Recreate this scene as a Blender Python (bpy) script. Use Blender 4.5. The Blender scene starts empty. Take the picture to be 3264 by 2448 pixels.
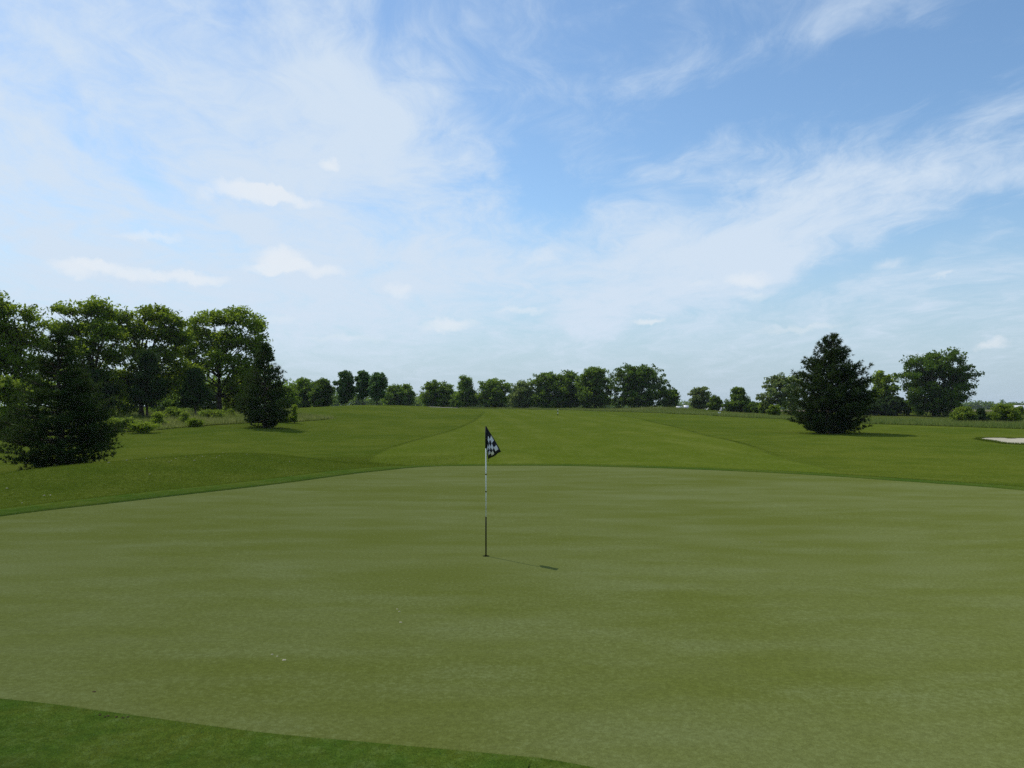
import bpy, math, random
import numpy as np
from mathutils import Vector, Matrix

R = math.radians
scene = bpy.context.scene
COL = scene.collection

# ------------------------------------------------------------------ camera
FPX = 3264 * 28.0 / 36.0          # focal length in photograph pixels
HOR = 1296.0                      # row of the horizon in the photograph
HC = 2.55                         # camera height above the hole
cam_d = bpy.data.cameras.new("camera")
cam_d.lens = 28.0
cam_d.sensor_width = 36.0
cam_d.shift_y = (HOR - 1224.0) / 3264.0
cam_d.clip_start = 0.05
cam_d.clip_end = 8000
cam = bpy.data.objects.new("camera", cam_d)
COL.objects.link(cam)
cam.location = (0, 0, HC)
cam.rotation_euler = (R(90), 0, 0)
scene.camera = cam

# ------------------------------------------------------------------ sun, exposure
SUN_EL, SUN_AZ = R(54), R(-45)    # azimuth measured from +Y towards +X
sun_dir = Vector((math.sin(SUN_AZ) * math.cos(SUN_EL), math.cos(SUN_AZ) * math.cos(SUN_EL), math.sin(SUN_EL)))
sd = bpy.data.lights.new("sun", 'SUN')
sd.energy = 3.6
sd.angle = R(0.53)
sd.color = (1.0, 0.95, 0.86)
sun = bpy.data.objects.new("sun", sd)
COL.objects.link(sun)
sun.rotation_euler = sun_dir.to_track_quat('Z', 'Y').to_euler()
sun.location = (-60, 60, 120)
scene.view_settings.view_transform = 'Standard'
scene.view_settings.look = 'None'
scene.view_settings.exposure = 0.0
scene.view_settings.gamma = 1.0
scene.view_settings.use_curve_mapping = False
scene.render.engine = 'CYCLES'
scene.cycles.max_bounces = 4
scene.cycles.diffuse_bounces = 2
scene.cycles.transmission_bounces = 3
scene.cycles.volume_bounces = 0
scene.cycles.use_adaptive_sampling = False
scene.cycles.use_denoising = False


# ------------------------------------------------------------------ node helpers
class NT:
    def __init__(self, tree):
        self.t = tree
        self.n = tree.nodes
        self.l = tree.links

    def new(self, typ, **kw):
        nd = self.n.new(typ)
        for k, v in kw.items():
            setattr(nd, k, v)
        return nd

    def put(self, sock, val):
        if isinstance(val, bpy.types.NodeSocket):
            self.l.new(val, sock)
        elif val is not None:
            sock.default_value = val

    def math(self, op, a, b=None, c=None, clamp=False):
        nd = self.new('ShaderNodeMath', operation=op, use_clamp=clamp)
        for i, v in enumerate((a, b, c)):
            if v is not None:
                self.put(nd.inputs[i], v)
        return nd.outputs[0]

    def vmath(self, op, a, b=None, scale=None):
        nd = self.new('ShaderNodeVectorMath', operation=op)
        self.put(nd.inputs[0], a)
        if b is not None:
            self.put(nd.inputs[1], b)
        if scale is not None:
            self.put(nd.inputs['Scale'], scale)
        return nd.outputs['Value'] if op in ('LENGTH', 'DOT_PRODUCT', 'DISTANCE') else nd.outputs['Vector']

    def mapping(self, vec, loc=(0, 0, 0), rot=(0, 0, 0), scale=(1, 1, 1), typ='POINT'):
        nd = self.new('ShaderNodeMapping', vector_type=typ)
        self.put(nd.inputs['Vector'], vec)
        nd.inputs['Location'].default_value = loc
        nd.inputs['Rotation'].default_value = rot
        nd.inputs['Scale'].default_value = scale
        return nd.outputs[0]

    def noise(self, vec, scale, detail=4, rough=0.55, dist=0.0, color=False):
        nd = self.new('ShaderNodeTexNoise')
        self.put(nd.inputs['Vector'], vec)
        nd.inputs['Scale'].default_value = scale
        nd.inputs['Detail'].default_value = detail
        nd.inputs['Roughness'].default_value = rough
        nd.inputs['Distortion'].default_value = dist
        return nd.outputs['Color' if color else 'Fac']

    def mrange(self, v, a, b, c=0.0, d=1.0, smooth=True):
        nd = self.new('ShaderNodeMapRange', interpolation_type='SMOOTHSTEP' if smooth else 'LINEAR')
        self.put(nd.inputs['Value'], v)
        for k, x in zip(('From Min', 'From Max', 'To Min', 'To Max'), (a, b, c, d)):
            self.put(nd.inputs[k], x)
        return nd.outputs[0]

    def mix(self, fac, a, b, blend='MIX'):
        nd = self.new('ShaderNodeMix', data_type='RGBA', blend_type=blend)
        self.put(nd.inputs[0], fac)
        self.put(nd.inputs[6], tuple(a) + (1,) if isinstance(a, (tuple, list)) and len(a) == 3 else a)
        self.put(nd.inputs[7], tuple(b) + (1,) if isinstance(b, (tuple, list)) and len(b) == 3 else b)
        return nd.outputs[2]


def pixdir(px, py):
    v = Vector(((px - 1632.0) / FPX, 1.0, -(py - HOR) / FPX))
    return v.normalized()


# ------------------------------------------------------------------ sky
world = bpy.data.worlds.new("World")
scene.world = world
world.use_nodes = True
w = NT(world.node_tree)
for nd in list(w.n):
    w.n.remove(nd)
sky = w.new('ShaderNodeTexSky', sky_type='NISHITA')
sky.sun_disc = False
sky.sun_elevation = SUN_EL
sky.sun_rotation = SUN_AZ
sky.altitude = 200
sky.air_density = 1.0
sky.dust_density = 0.6
sky.ozone_density = 2.0
SKY_STRENGTH = 0.138
d = w.new('ShaderNodeTexCoord').outputs['Generated']
sep = w.new('ShaderNodeSeparateXYZ')
w.l.new(d, sep.inputs[0])
dz = w.math('MAXIMUM', sep.outputs['Z'], 0.0)
# cloud-deck coordinates: the direction projected on a plane high above the ground
zz = w.math('ADD', dz, 0.12)
comb = w.new('ShaderNodeCombineXYZ')
w.put(comb.inputs[0], w.math('DIVIDE', sep.outputs['X'], zz))
w.put(comb.inputs[1], w.math('DIVIDE', sep.outputs['Y'], zz))
deck = comb.outputs[0]


def blob(vec, px, py, sx, sy, tilt, k):
    """soft elliptical patch on the sky dome: centre, half sizes (photograph pixels), tilt in degrees, weight"""
    c = pixdir(px, py)
    right = Vector((c.y, -c.x, 0)).normalized()
    up = right.cross(c).normalized()
    t = R(tilt)
    r2 = (right * math.cos(t) + up * math.sin(t)) * (FPX / sx / c.y)
    u2 = (up * math.cos(t) - right * math.sin(t)) * (FPX / sy / c.y)
    a = w.vmath('DOT_PRODUCT', vec, tuple(r2))
    b = w.vmath('DOT_PRODUCT', vec, tuple(u2))
    q = w.math('MULTIPLY_ADD', b, b, w.math('MULTIPLY', a, a))
    return w.math('MULTIPLY_ADD', q, -k, k, clamp=True)


def addall(vals):
    o = vals[0]
    for v in vals[1:]:
        o = w.math('ADD', o, v)
    return o


def scaled(k, v):
    return w.math('MULTIPLY', v, k)


def warp(amount, scale, detail):
    nz = w.noise(d, scale, detail, 0.6, color=True)
    v = w.vmath('SUBTRACT', nz, (0.5, 0.5, 0.5))
    v = w.vmath('SCALE', v, scale=amount)
    return w.vmath('ADD', d, v)


front = w.mrange(sep.outputs['Y'], 0.0, 0.25)
dw = warp(0.17, 3.6, 3)
# fibres of the cirrus run away from the viewer across the deck
deck_w = w.vmath('ADD', deck, w.vmath('SCALE', w.vmath('SUBTRACT', w.noise(deck, 1.1, 3, 0.5, color=True), (0.5, 0.5, 0.5)), scale=0.9))
fib1 = w.noise(w.mapping(deck_w, rot=(0, 0, R(-12)), scale=(1.0, 0.30, 1)), 1.8, 4, 0.6)
fib2 = w.noise(w.mapping(deck_w, rot=(0, 0, R(28)), scale=(1.0, 0.5, 1)), 5.5, 5, 0.70)
cover = addall([blob(dw, *q) for q in [
    (480, 420, 1250, 720, -8, .72), (1080, 560, 620, 420, -10, .36), (300, 1000, 1300, 420, 0, .34), (2700, 690, 1050, 200, 17, .58),
    (2350, 600, 800, 230, 11, .40), (1900, 860, 760, 210, 4, .50), (2400, 135, 680, 90, 6, .15), (1700, 1040, 3200, 240, 0, .30)]])
holes = addall([blob(dw, *q) for q in [
    (2600, 300, 950, 190, 9, .30), (1740, 620, 150, 230, 8, .40), (480, 600, 500, 70, -34, .34), (330, 745, 480, 50, -12, .30),
    (2950, 790, 460, 80, 14, .42), (190, 260, 360, 70, -38, .26), (1000, 165, 440, 70, 18, .16), (1350, 700, 420, 60, -14, .16)]])
base_cover = w.mrange(sep.outputs['Y'], 0.0, 0.25, 0.30, 0.04)
cover = w.math('ADD', base_cover, w.math('MULTIPLY', w.math('SUBTRACT', cover, holes), front))
tex = w.math('ADD', scaled(1.45, fib1), scaled(1.60, fib2))
cir = w.math('MULTIPLY', w.mrange(w.math('ADD', cover, tex), 1.36, 2.62, 0.0, 1.0), w.mrange(dz, 0.0, 0.10, 0.35, 0.94))

# fair-weather cumulus: small warped patches
dcm = warp(0.032, 34.0, 5)
cums = addall([blob(dcm, px, py, sx * 1.2, sy * 1.25, tilt, k * .9) for (px, py, sx, sy, tilt, k) in [
    (790, 605, 120, 34, -6, 1.0), (905, 628, 120, 26, -12, .9), (648, 612, 28, 34, 40, .5), (1050, 526, 42, 18, -8, .8),
    (890, 832, 80, 46, 0, .95), (1010, 858, 90, 26, -4, .75), (850, 856, 90, 22, 0, .7),
    (240, 850, 95, 28, -4, .75), (400, 868, 120, 24, -8, .8), (610, 888, 115, 20, -4, .85), (470, 755, 110, 16, 4, .6),
    (1270, 928, 55, 24, 0, .6), (1430, 1040, 100, 22, 4, .75), (1310, 98, 60, 40, 0, .25), (1720, 820, 80, 26, 4, .4), (1660, 988, 100, 16, 0, .55),
    (2385, 892, 70, 28, 0, .7), (2410, 945, 60, 18, 0, .5), (2225, 905, 55, 14, 0, .4), (2070, 1028, 55, 12, 0, .8), (2830, 838, 60, 22, 0, .5),
    (3010, 880, 40, 10, 0, .5), (3160, 1095, 55, 20, 18, .7), (2550, 1050, 160, 14, 5, .5), (1100, 1075, 160, 14, 2, .4), (900, 1020, 70, 14, 0, .4)]])
cum = w.mrange(w.math('MULTIPLY', cums, front), 0.06, 0.85, 0.0, 0.60)
# hazy air low over the fields
low = w.mrange(dz, 0.0, 0.26, 0.90, 0.0)

skyc = w.vmath('MULTIPLY', w.vmath('SCALE', sky.outputs[0], scale=SKY_STRENGTH), (0.99, 1.05, 1.04))
hsv = w.new('ShaderNodeHueSaturation')
hsv.inputs['Saturation'].default_value = 1.08
w.put(hsv.inputs['Color'], skyc)
c1 = w.mix(low, hsv.outputs[0], (0.43, 0.56, 0.68))
c2 = w.mix(cir, c1, (0.66, 0.77, 0.90))
c3 = w.mix(cum, c2, (0.86, 0.89, 0.92))
bg = w.new('ShaderNodeBackground')
w.put(bg.inputs['Color'], c3)
bg.inputs['Strength'].default_value = 1.0
wo = w.new('ShaderNodeOutputWorld')
w.l.new(bg.outputs[0], wo.inputs[0])
world.cycles.sampling_method = 'MANUAL'
world.cycles.sample_map_resolution = 512


# ------------------------------------------------------------------ object helpers
def tag(o, label=None, cat=None, group=None, kind=None):
    if label: o['label'] = label
    if cat: o['category'] = cat
    if group: o['group'] = group
    if kind: o['kind'] = kind
    return o


def empty(name, loc, rz=0.0, label=None, cat=None, group=None):
    o = bpy.data.objects.new(name, None)
    o.empty_display_size = 0.3
    COL.objects.link(o)
    o.location = loc
    o.rotation_euler = (0, 0, rz)
    return tag(o, label, cat, group)


def np_mesh(name, verts, faces, tint=None, smooth=False, uv=None):
    """verts (n,3); faces (m,k) array, or a list of such arrays with different k"""
    verts = np.asarray(verts, dtype=np.float32)
    if not isinstance(faces, list):
        faces = [np.asarray(faces)]
    idx = np.concatenate([f.ravel() for f in faces]).astype(np.int32)
    tot = np.concatenate([np.full(len(f), f.shape[1]) for f in faces]).astype(np.int32)
    start = np.concatenate([[0], np.cumsum(tot)[:-1]]).astype(np.int32)
    me = bpy.data.meshes.new(name)
    me.vertices.add(len(verts))
    me.vertices.foreach_set('co', verts.ravel())
    me.loops.add(len(idx))
    me.loops.foreach_set('vertex_index', idx)
    me.polygons.add(len(tot))
    me.polygons.foreach_set('loop_start', start)
    if smooth:
        me.polygons.foreach_set('use_smooth', np.ones(len(tot), dtype=bool))
    me.update(calc_edges=True)
    if tint is not None:
        a = me.attributes.new('tint', 'FLOAT', 'FACE')
        a.data.foreach_set('value', np.asarray(tint, dtype=np.float32))
    return me


def obj(name, me, mat, parent=None, loc=None):
    o = bpy.data.objects.new(name, me)
    COL.objects.link(o)
    if mat is not None and len(me.materials) == 0:
        me.materials.append(mat)
    if parent is not None:
        o.parent = parent
    if loc is not None:
        o.location = loc
    return o


class Geo:
    """collects pieces of ONE mesh"""
    def __init__(self):
        self.v, self.f, self.n = [], {}, 0

    def add(self, v, f):
        v = np.asarray(v, dtype=float)
        f = np.asarray(f) + self.n
        self.v.append(v)
        self.f.setdefault(f.shape[1], []).append(f)
        self.n += len(v)

    def box(self, c, s):
        x, y, z = np.array(s) / 2.0
        v = np.array([(a * x, b * y, g * z) for a in (-1, 1) for b in (-1, 1) for g in (-1, 1)]) + np.array(c)
        self.add(v, [(0, 1, 3, 2), (4, 6, 7, 5), (0, 4, 5, 1), (2, 3, 7, 6), (0, 2, 6, 4), (1, 5, 7, 3)])

    def tube(self, pts, rad, sides=6, cap=True):
        pts = np.asarray(pts, dtype=float)
        n = len(pts)
        tn = np.gradient(pts, axis=0)
        tn /= np.linalg.norm(tn, axis=1)[:, None] + 1e-9
        ref = np.array((0.31, 0.95, 0.05)) if abs(tn[0][2]) > 0.6 else np.array((0.0, 0.1, 1.0))
        a = np.cross(tn, ref)
        a /= np.linalg.norm(a, axis=1)[:, None] + 1e-9
        b = np.cross(tn, a)
        th = np.linspace(0, 2 * np.pi, sides, endpoint=False)
        ring = a[:, None, :] * np.cos(th)[None, :, None] + b[:, None, :] * np.sin(th)[None, :, None]
        v = pts[:, None, :] + ring * np.asarray(rad, dtype=float)[:, None, None]
        v = v.reshape(-1, 3)
        i = np.arange(n - 1)[:, None] * sides
        j = np.arange(sides)[None, :]
        k = (j + 1) % sides
        f = np.stack([i + j, i + k, i + k + sides, i + j + sides], axis=-1).reshape(-1, 4)
        self.add(v, f)
        if cap:
            base = self.n - len(v)
            fan = np.array([(base + q, base + (q + 1) % sides, base + (q + 2) % sides) for q in range(0, 0)])
            tip = v[-sides:].mean(0)[None]
            bot = v[:sides].mean(0)[None]
            o = self.n
            self.v.append(tip); self.v.append(bot)
            self.n += 2
            f3 = [(base + (n - 1) * sides + q, base + (n - 1) * sides + (q + 1) % sides, o) for q in range(sides)]
            f3 += [(base + (q + 1) % sides, base + q, o + 1) for q in range(sides)]
            self.f.setdefault(3, []).append(np.array(f3))

    def mesh(self, name, smooth=False):
        return np_mesh(name, np.concatenate(self.v), [np.concatenate(x) for x in self.f.values()], smooth=smooth)


# ------------------------------------------------------------------ materials
def mat_new(name):
    m = bpy.data.materials.new(name)
    m.use_nodes = True
    t = NT(m.node_tree)
    for nd in list(t.n):
        t.n.remove(nd)
    out = t.new('ShaderNodeOutputMaterial')
    return m, t, out


def principled(t, color, rough=0.8, spec=0.2, normal=None, metallic=0.0):
    p = t.new('ShaderNodeBsdfPrincipled')
    t.put(p.inputs['Base Color'], tuple(color) + (1,) if isinstance(color, tuple) and len(color) == 3 else color)
    t.put(p.inputs['Roughness'], rough)
    p.inputs['Specular IOR Level'].default_value = spec
    p.inputs['Metallic'].default_value = metallic
    if normal is not None:
        t.l.new(normal, p.inputs['Normal'])
    return p


def bump(t, h, strength, dist):
    b = t.new('ShaderNodeBump')
    b.inputs['Strength'].default_value = strength
    b.inputs['Distance'].default_value = dist
    t.l.new(h, b.inputs['Height'])
    return b.outputs[0]


def turf(name, ca, cb, cc, big=0.25, mid=1.3, fine=14, grit=70, stretch=(1, 1, 1), bstr=0.5, bdist=0.02, stripes=None, gritk=0.35, turn=0.0):
    """mown grass: broad patches, mid mottling, fine grain"""
    m, t, out = mat_new(name)
    pos = t.new('ShaderNodeNewGeometry').outputs['Position']
    ps = t.mapping(pos, rot=(0, 0, turn), scale=stretch)
    n1 = t.noise(ps, big, 4, 0.55)
    n2 = t.noise(ps, mid, 5, 0.6)
    n3 = t.noise(pos, fine, 4, 0.65)
    n4 = t.noise(pos, grit, 3, 0.7)
    f1 = t.mrange(t.math('ADD', t.math('MULTIPLY', n1, 0.55), t.math('MULTIPLY', n2, 0.45)), 0.36, 0.66)
    col = t.mix(f1, ca, cb)
    f2 = t.mrange(t.math('ADD', t.math('MULTIPLY', n2, 0.4), t.math('MULTIPLY', n3, 0.6)), 0.48, 0.72)
    col = t.mix(t.math('MULTIPLY', f2, 0.7), col, cc)
    if stripes:
        sx = t.new('ShaderNodeSeparateXYZ')
        t.l.new(t.mapping(pos, rot=(0, 0, stripes[1])), sx.inputs[0])
        s = t.math('SINE', t.math('MULTIPLY', sx.outputs[0], 2 * math.pi / stripes[0]))
        s = t.math('MULTIPLY', t.mrange(s, -0.6, 0.6), t.mrange(n1, 0.3, 0.7, 0.3, 1.0))
        col = t.mix(t.math('MULTIPLY', s, stripes[2]), col, stripes[3])
    g = t.mrange(n4, 0.25, 0.75, 1.0 - gritk, 1.0 + gritk)
    g2 = t.mrange(n3, 0.25, 0.75, 1.0 - gritk * .5, 1.0 + gritk * .5)
    col = t.vmath('SCALE', t.vmath('SCALE', col, scale=g), scale=g2)
    h = t.math('ADD', t.math('MULTIPLY', n3, 1.0), t.math('MULTIPLY', n4, 0.7))
    p = t.new('ShaderNodeBsdfDiffuse')
    t.put(p.inputs['Color'], col)
    p.inputs['Roughness'].default_value = 0.6
    t.l.new(bump(t, h, bstr, bdist), p.inputs['Normal'])
    t.l.new(p.outputs[0], out.inputs[0])
    return m


def leafmat(name, dark, mid, light, transl=0.35, tcol=None, rough=0.7, spec=0.06):
    m, t, out = mat_new(name)
    a = t.new('ShaderNodeAttribute', attribute_name='tint').outputs['Fac']
    inf = t.new('ShaderNodeObjectInfo').outputs['Random']
    pos = t.new('ShaderNodeNewGeometry').outputs['Position']
    n = t.noise(pos, 0.9, 2, 0.5)
    v = t.math('ADD', t.math('MULTIPLY', a, 0.6), t.math('MULTIPLY', n, 0.4))
    c = t.mix(t.mrange(v, 0.2, 0.5), dark, mid)
    c = t.mix(t.mrange(v, 0.5, 0.85), c, light)
    c = t.vmath('SCALE', c, scale=t.mrange(inf, 0, 1, 0.88, 1.12, smooth=False))
    p = principled(t, c, rough, spec)
    tr = t.new('ShaderNodeBsdfTranslucent')
    tc = t.mix(0.5, c, tcol or light, 'MIX')
    t.l.new(t.vmath('SCALE', tc, scale=1.3), tr.inputs[0])
    mx = t.new('ShaderNodeMixShader')
    mx.inputs[0].default_value = transl
    t.l.new(p.outputs[0], mx.inputs[1])
    t.l.new(tr.outputs[0], mx.inputs[2])
    t.l.new(mx.outputs[0], out.inputs[0])
    return m


def plain(name, c, rough=0.7, spec=0.2, var=0.15, scale=6.0):
    m, t, out = mat_new(name)
    pos = t.new('ShaderNodeNewGeometry').outputs['Position']
    n = t.noise(pos, scale, 5, 0.6)
    col = t.vmath('SCALE', tuple(c), scale=t.mrange(n, 0.25, 0.75, 1 - var, 1 + var))
    p = principled(t, col, rough, spec)
    t.l.new(p.outputs[0], out.inputs[0])
    return m


M = {}
M['rough'] = turf('rough_turf', (0.076, 0.112, 0.012), (0.118, 0.146, 0.018), (0.130, 0.156, 0.032), big=0.07, mid=0.45, fine=7, grit=36, bstr=0.8, bdist=0.05)
M['fairway'] = turf('fairway_turf', (0.088, 0.122, 0.013), (0.126, 0.152, 0.022), (0.136, 0.162, 0.036), big=0.09, mid=0.5, fine=5, grit=30,
                    stretch=(1, 0.5, 1), bstr=0.4, bdist=0.02, stripes=(4.2, R(-4), 0.60, (0.086, 0.120, 0.010)))
M['green'] = turf('green_turf', (0.116, 0.136, 0.028), (0.150, 0.170, 0.056), (0.156, 0.184, 0.072), big=0.30, mid=1.1, fine=24, grit=150,
                  stretch=(0.38, 1.0, 1), turn=R(9), bstr=0.4, bdist=0.006, gritk=0.30, stripes=(2.6, R(-52), 0.25, (0.122, 0.142, 0.034)))
M['collar'] = turf('collar_turf', (0.050, 0.096, 0.012), (0.084, 0.114, 0.015), (0.088, 0.130, 0.036), big=0.6, mid=3.5, fine=11, grit=80, bstr=0.7, bdist=0.015)
M['meadow'] = turf('meadow_floor', (0.060, 0.092, 0.008), (0.100, 0.115, 0.022), (0.150, 0.140, 0.055), big=0.08, mid=0.5, fine=3, grit=14, bstr=1.0, bdist=0.15)
M['field'] = turf('tilled_field', (0.16, 0.125, 0.095), (0.20, 0.155, 0.12), (0.15, 0.14, 0.09), big=0.02, mid=0.1, fine=0.8, grit=4, bstr=0.4, bdist=0.1)
M['sand'] = turf('bunker_sand', (0.43, 0.39, 0.29), (0.50, 0.46, 0.35), (0.40, 0.36, 0.27), big=0.5, mid=2.5, fine=12, grit=60, bstr=0.4, bdist=0.03, gritk=0.1)
M['bark'] = plain('bark', (0.060, 0.048, 0.036), 0.95, 0.1, 0.4, 5)
M['leaf'] = leafmat('broad_leaf', (0.056, 0.112, 0.008), (0.112, 0.184, 0.012), (0.205, 0.262, 0.020), .55)
M['leaf_far'] = leafmat('far_leaf', (0.040, 0.096, 0.010), (0.088, 0.164, 0.016), (0.160, 0.225, 0.024), .5)
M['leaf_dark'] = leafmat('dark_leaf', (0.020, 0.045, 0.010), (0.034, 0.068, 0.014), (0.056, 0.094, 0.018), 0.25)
M['leaf_deep'] = leafmat('deep_leaf', (0.028, 0.070, 0.008), (0.060, 0.118, 0.012), (0.115, 0.170, 0.018), .42)
M['leaf_pale'] = leafmat('pale_leaf', (0.070, 0.125, 0.026), (0.125, 0.185, 0.042), (0.205, 0.245, 0.080), .5)
M['leaf_lime'] = leafmat('lime_leaf', (0.066, 0.125, 0.009), (0.115, 0.185, 0.014), (0.190, 0.240, 0.028), 0.5)
M['leaf_blue'] = leafmat('poplar_leaf', (0.030, 0.080, 0.020), (0.060, 0.130, 0.030), (0.105, 0.175, 0.045), 0.4)
M['needle'] = leafmat('pine_needle', (0.012, 0.028, 0.008), (0.028, 0.056, 0.012), (0.076, 0.110, 0.020), 0.18, spec=0.03)
M['grass_blade'] = leafmat('grass_blade', (0.050, 0.096, 0.004), (0.082, 0.124, 0.006), (0.124, 0.148, 0.020), 0.35)
M['fringe_blade'] = leafmat('fringe_blade', (0.034, 0.100, 0.012), (0.056, 0.126, 0.018), (0.100, 0.150, 0.046), 0.35)
M['long_grass'] = leafmat('long_grass', (0.066, 0.135, 0.009), (0.118, 0.175, 0.022), (0.225, 0.225, 0.085), 0.5)
M['white_paint'] = plain('white_paint', (0.72, 0.73, 0.72), 0.45, 0.4, 0.08, 20)
M['black_paint'] = plain('black_paint', (0.006, 0.006, 0.006), 0.6, 0.1, 0.2, 20)
M['pole_white'] = plain('pole_white', (0.68, 0.70, 0.68), 0.4, 0.4, 0.12, 9)
M['cup_dark'] = plain('cup_shade', (0.008, 0.007, 0.006), 0.9, 0.0, 0.3, 40)  # near-black colour stands for the shade inside the hole
M['cloth_black'] = plain('flag_black', (0.011, 0.012, 0.016), 0.7, 0.2, 0.2, 30)
M['wall_white'] = plain('white_siding', (0.52, 0.53, 0.54), 0.6, 0.3, 0.06, 0.5)
M['roof_white'] = plain('white_metal_roof', (0.78, 0.78, 0.78), 0.4, 0.4, 0.05, 0.5)
M['wall_grey'] = plain('grey_siding', (0.24, 0.26, 0.27), 0.6, 0.3, 0.06, 0.5)
M['roof_grey'] = plain('grey_roof', (0.22, 0.24, 0.26), 0.6, 0.3, 0.08, 0.5)
M['silo_blue'] = plain('blue_steel', (0.035, 0.06, 0.13), 0.4, 0.4, 0.1, 0.5)
M['door_dark'] = plain('dark_door', (0.06, 0.06, 0.07), 0.6, 0.3, 0.1, 0.5)
M['chip'] = plain('dry_scrap', (0.36, 0.33, 0.23), 0.8, 0.1, 0.2, 60)
M['soil'] = plain('bare_soil', (0.060, 0.045, 0.022), 0.95, 0.05, 0.35, 60)


# ------------------------------------------------------------------ terrain
def ss(x, a, b):
    t = np.clip((x - a) / (b - a), 0, 1)
    return t * t * (3 - 2 * t)


PY = np.array([-200, 0, 34, 41, 50, 75, 100, 137, 170, 200, 230, 265, 330, 500, 1000, 4000.])
PZ = np.array([0.0, 0, 0.0, -.22, -.05, .15, .40, .82, 1.28, 1.72, 1.85, 1.5, .5, .0, -.2, -.2])
_yy = np.linspace(-200, 4000, 8401)
_zz = np.interp(_yy, PY, PZ)
_k = np.hanning(31); _k /= _k.sum()
_zs = np.convolve(np.pad(_zz, 15, mode='edge'), _k, mode='valid')


def gz(x, y):
    x = np.asarray(x, dtype=float)
    y = np.asarray(y, dtype=float)
    z = np.interp(y, _yy, _zs)
    # slope up to where the viewer stands
    z = z + 0.95 * (1 - ss(np.hypot(x, y * 1.0), 1.2, 5.0))
    # grass mound left of the green
    u = (x + 13.0) * 0.39 + (y - 29.5) * 0.92
    v = (x + 13.0) * 0.92 - (y - 29.5) * 0.39
    z = z + 0.80 * np.exp(-(u / 8.0) ** 4 - 0.5 * (v / 2.5) ** 2)
    # low ground under the near pine
    z = z - 0.85 * np.exp(-0.5 * ((x + 31) / 11.0) ** 2 - 0.5 * ((y - 38) / 11.0) ** 2)
    # left side rises to the trees
    z = z + 0.75 * ss(-x, 9, 32) * ss(y, 46, 85)
    # hill ahead on the left
    sx = np.where(x < -25, 12.0, 17.0)
    z = z + 1.15 * np.exp(-0.5 * ((x + 25) / sx) ** 2 - 0.5 * ((y - 145) / 38.0) ** 2)
    # right side lower
    z = z - 0.72 * ss(x, 28, 75) * ss(y, 80, 165)
    # long-grass mound
    z = z + 0.75 * np.exp(-0.5 * ((x - 38) / 7.5) ** 2 - 0.5 * ((y - 187) / 6.0) ** 2)
    # gentle unevenness
    z = z + 0.05 * np.sin(x * 0.23 + 1.3) * np.sin(y * 0.19 + .4) * ss(y, 36, 60)
    z = z + 0.025 * np.sin(x * 0.41 + y * 0.17) * ss(y, 8, 14)
    return z


def g1(x, y):
    return float(gz(x, y))


_D = np.concatenate([np.arange(4, 60, 0.02), np.arange(60, 260, 0.1), np.arange(260, 2600, 1.0)])


def hit(px, py):
    """first ground point seen at a photograph pixel"""
    zr = HC - (py - HOR) / FPX * _D
    xr = (px - 1632.0) / FPX * _D
    below = np.nonzero(zr <= gz(xr, _D))[0]
    i = below[0] if len(below) else len(_D) - 1
    return (float(xr[i]), float(_D[i]))


def spot(px, depth):
    x = (px - 1632.0) / FPX * depth
    return (x, depth, g1(x, depth))


def axis(lo, hi, f):
    out = [lo]
    while out[-1] < hi:
        out.append(out[-1] + f(out[-1]))
    return np.array(out)


yv = axis(-60, 2700, lambda y: 1.5 if y < -4 else (0.45 if y < 46 else (0.8 if y < 75 else (1.5 if y < 215 else (5 if y < 320 else 60)))))
xh = axis(0, 2300, lambda x: 0.5 if x < 19 else (1.0 if x < 50 else (2.5 if x < 110 else (9 if x < 260 else 90))))
xv = np.concatenate([-xh[:0:-1], xh])
XX, YY = np.meshgrid(xv, yv)
ZZ = gz(XX, YY)


def grid_faces(ny, nx):
    i = np.arange(ny - 1)[:, None] * nx
    j = np.arange(nx - 1)[None, :]
    return np.stack([i + j, i + j + 1, i + j + 1 + nx, i + j + nx], -1).reshape(-1, 4)


def catmull(pts, n=12, closed=True):
    P = np.array(pts, dtype=float)
    out = []
    N = len(P)
    for i in range(N if closed else N - 1):
        p0, p1, p2, p3 = (P[(i - 1) % N], P[i], P[(i + 1) % N], P[(i + 2) % N]) if closed else (P[max(i - 1, 0)], P[i], P[i + 1], P[min(i + 2, N - 1)])
        t = np.linspace(0, 1, n, endpoint=False)[:, None]
        out.append(0.5 * (2 * p1 + (p2 - p0) * t + (2 * p0 - 5 * p1 + 4 * p2 - p3) * t ** 2 + (3 * p1 - p0 - 3 * p2 + p3) * t ** 3))
    return np.concatenate(out)


def offset_loop(L, dist):
    tn = np.roll(L, -1, 0) - np.roll(L, 1, 0)
    tn /= np.linalg.norm(tn, axis=1)[:, None]
    nrm = np.stack([tn[:, 1], -tn[:, 0]], 1)
    area = np.sum(L[:, 0] * np.roll(L[:, 1], -1) - np.roll(L[:, 0], -1) * L[:, 1])
    return L + nrm * dist * (1 if area > 0 else -1)


# outline of the putting green (metres)
green_pts = [hit(0, 2238), hit(325, 2279), hit(814, 2344), hit(1220, 2385), hit(1627, 2422), hit(1790, 2440), (1.6, 5.15), (3.8, 4.75), (7.2, 5.3), (11.6, 8.0), (15.4, 13), (16.8, 18.5),
             hit(3264, 1566), hit(2857, 1535), hit(2514, 1512), hit(2000, 1491), hit(1700, 1486), hit(1400, 1488), hit(1203, 1504), hit(886, 1545), hit(443, 1597), hit(0, 1650),
             (-13.0, 14.2), (-11.2, 9.8), (-7.8, 7.6)]
GL = catmull(green_pts, 14)


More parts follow.
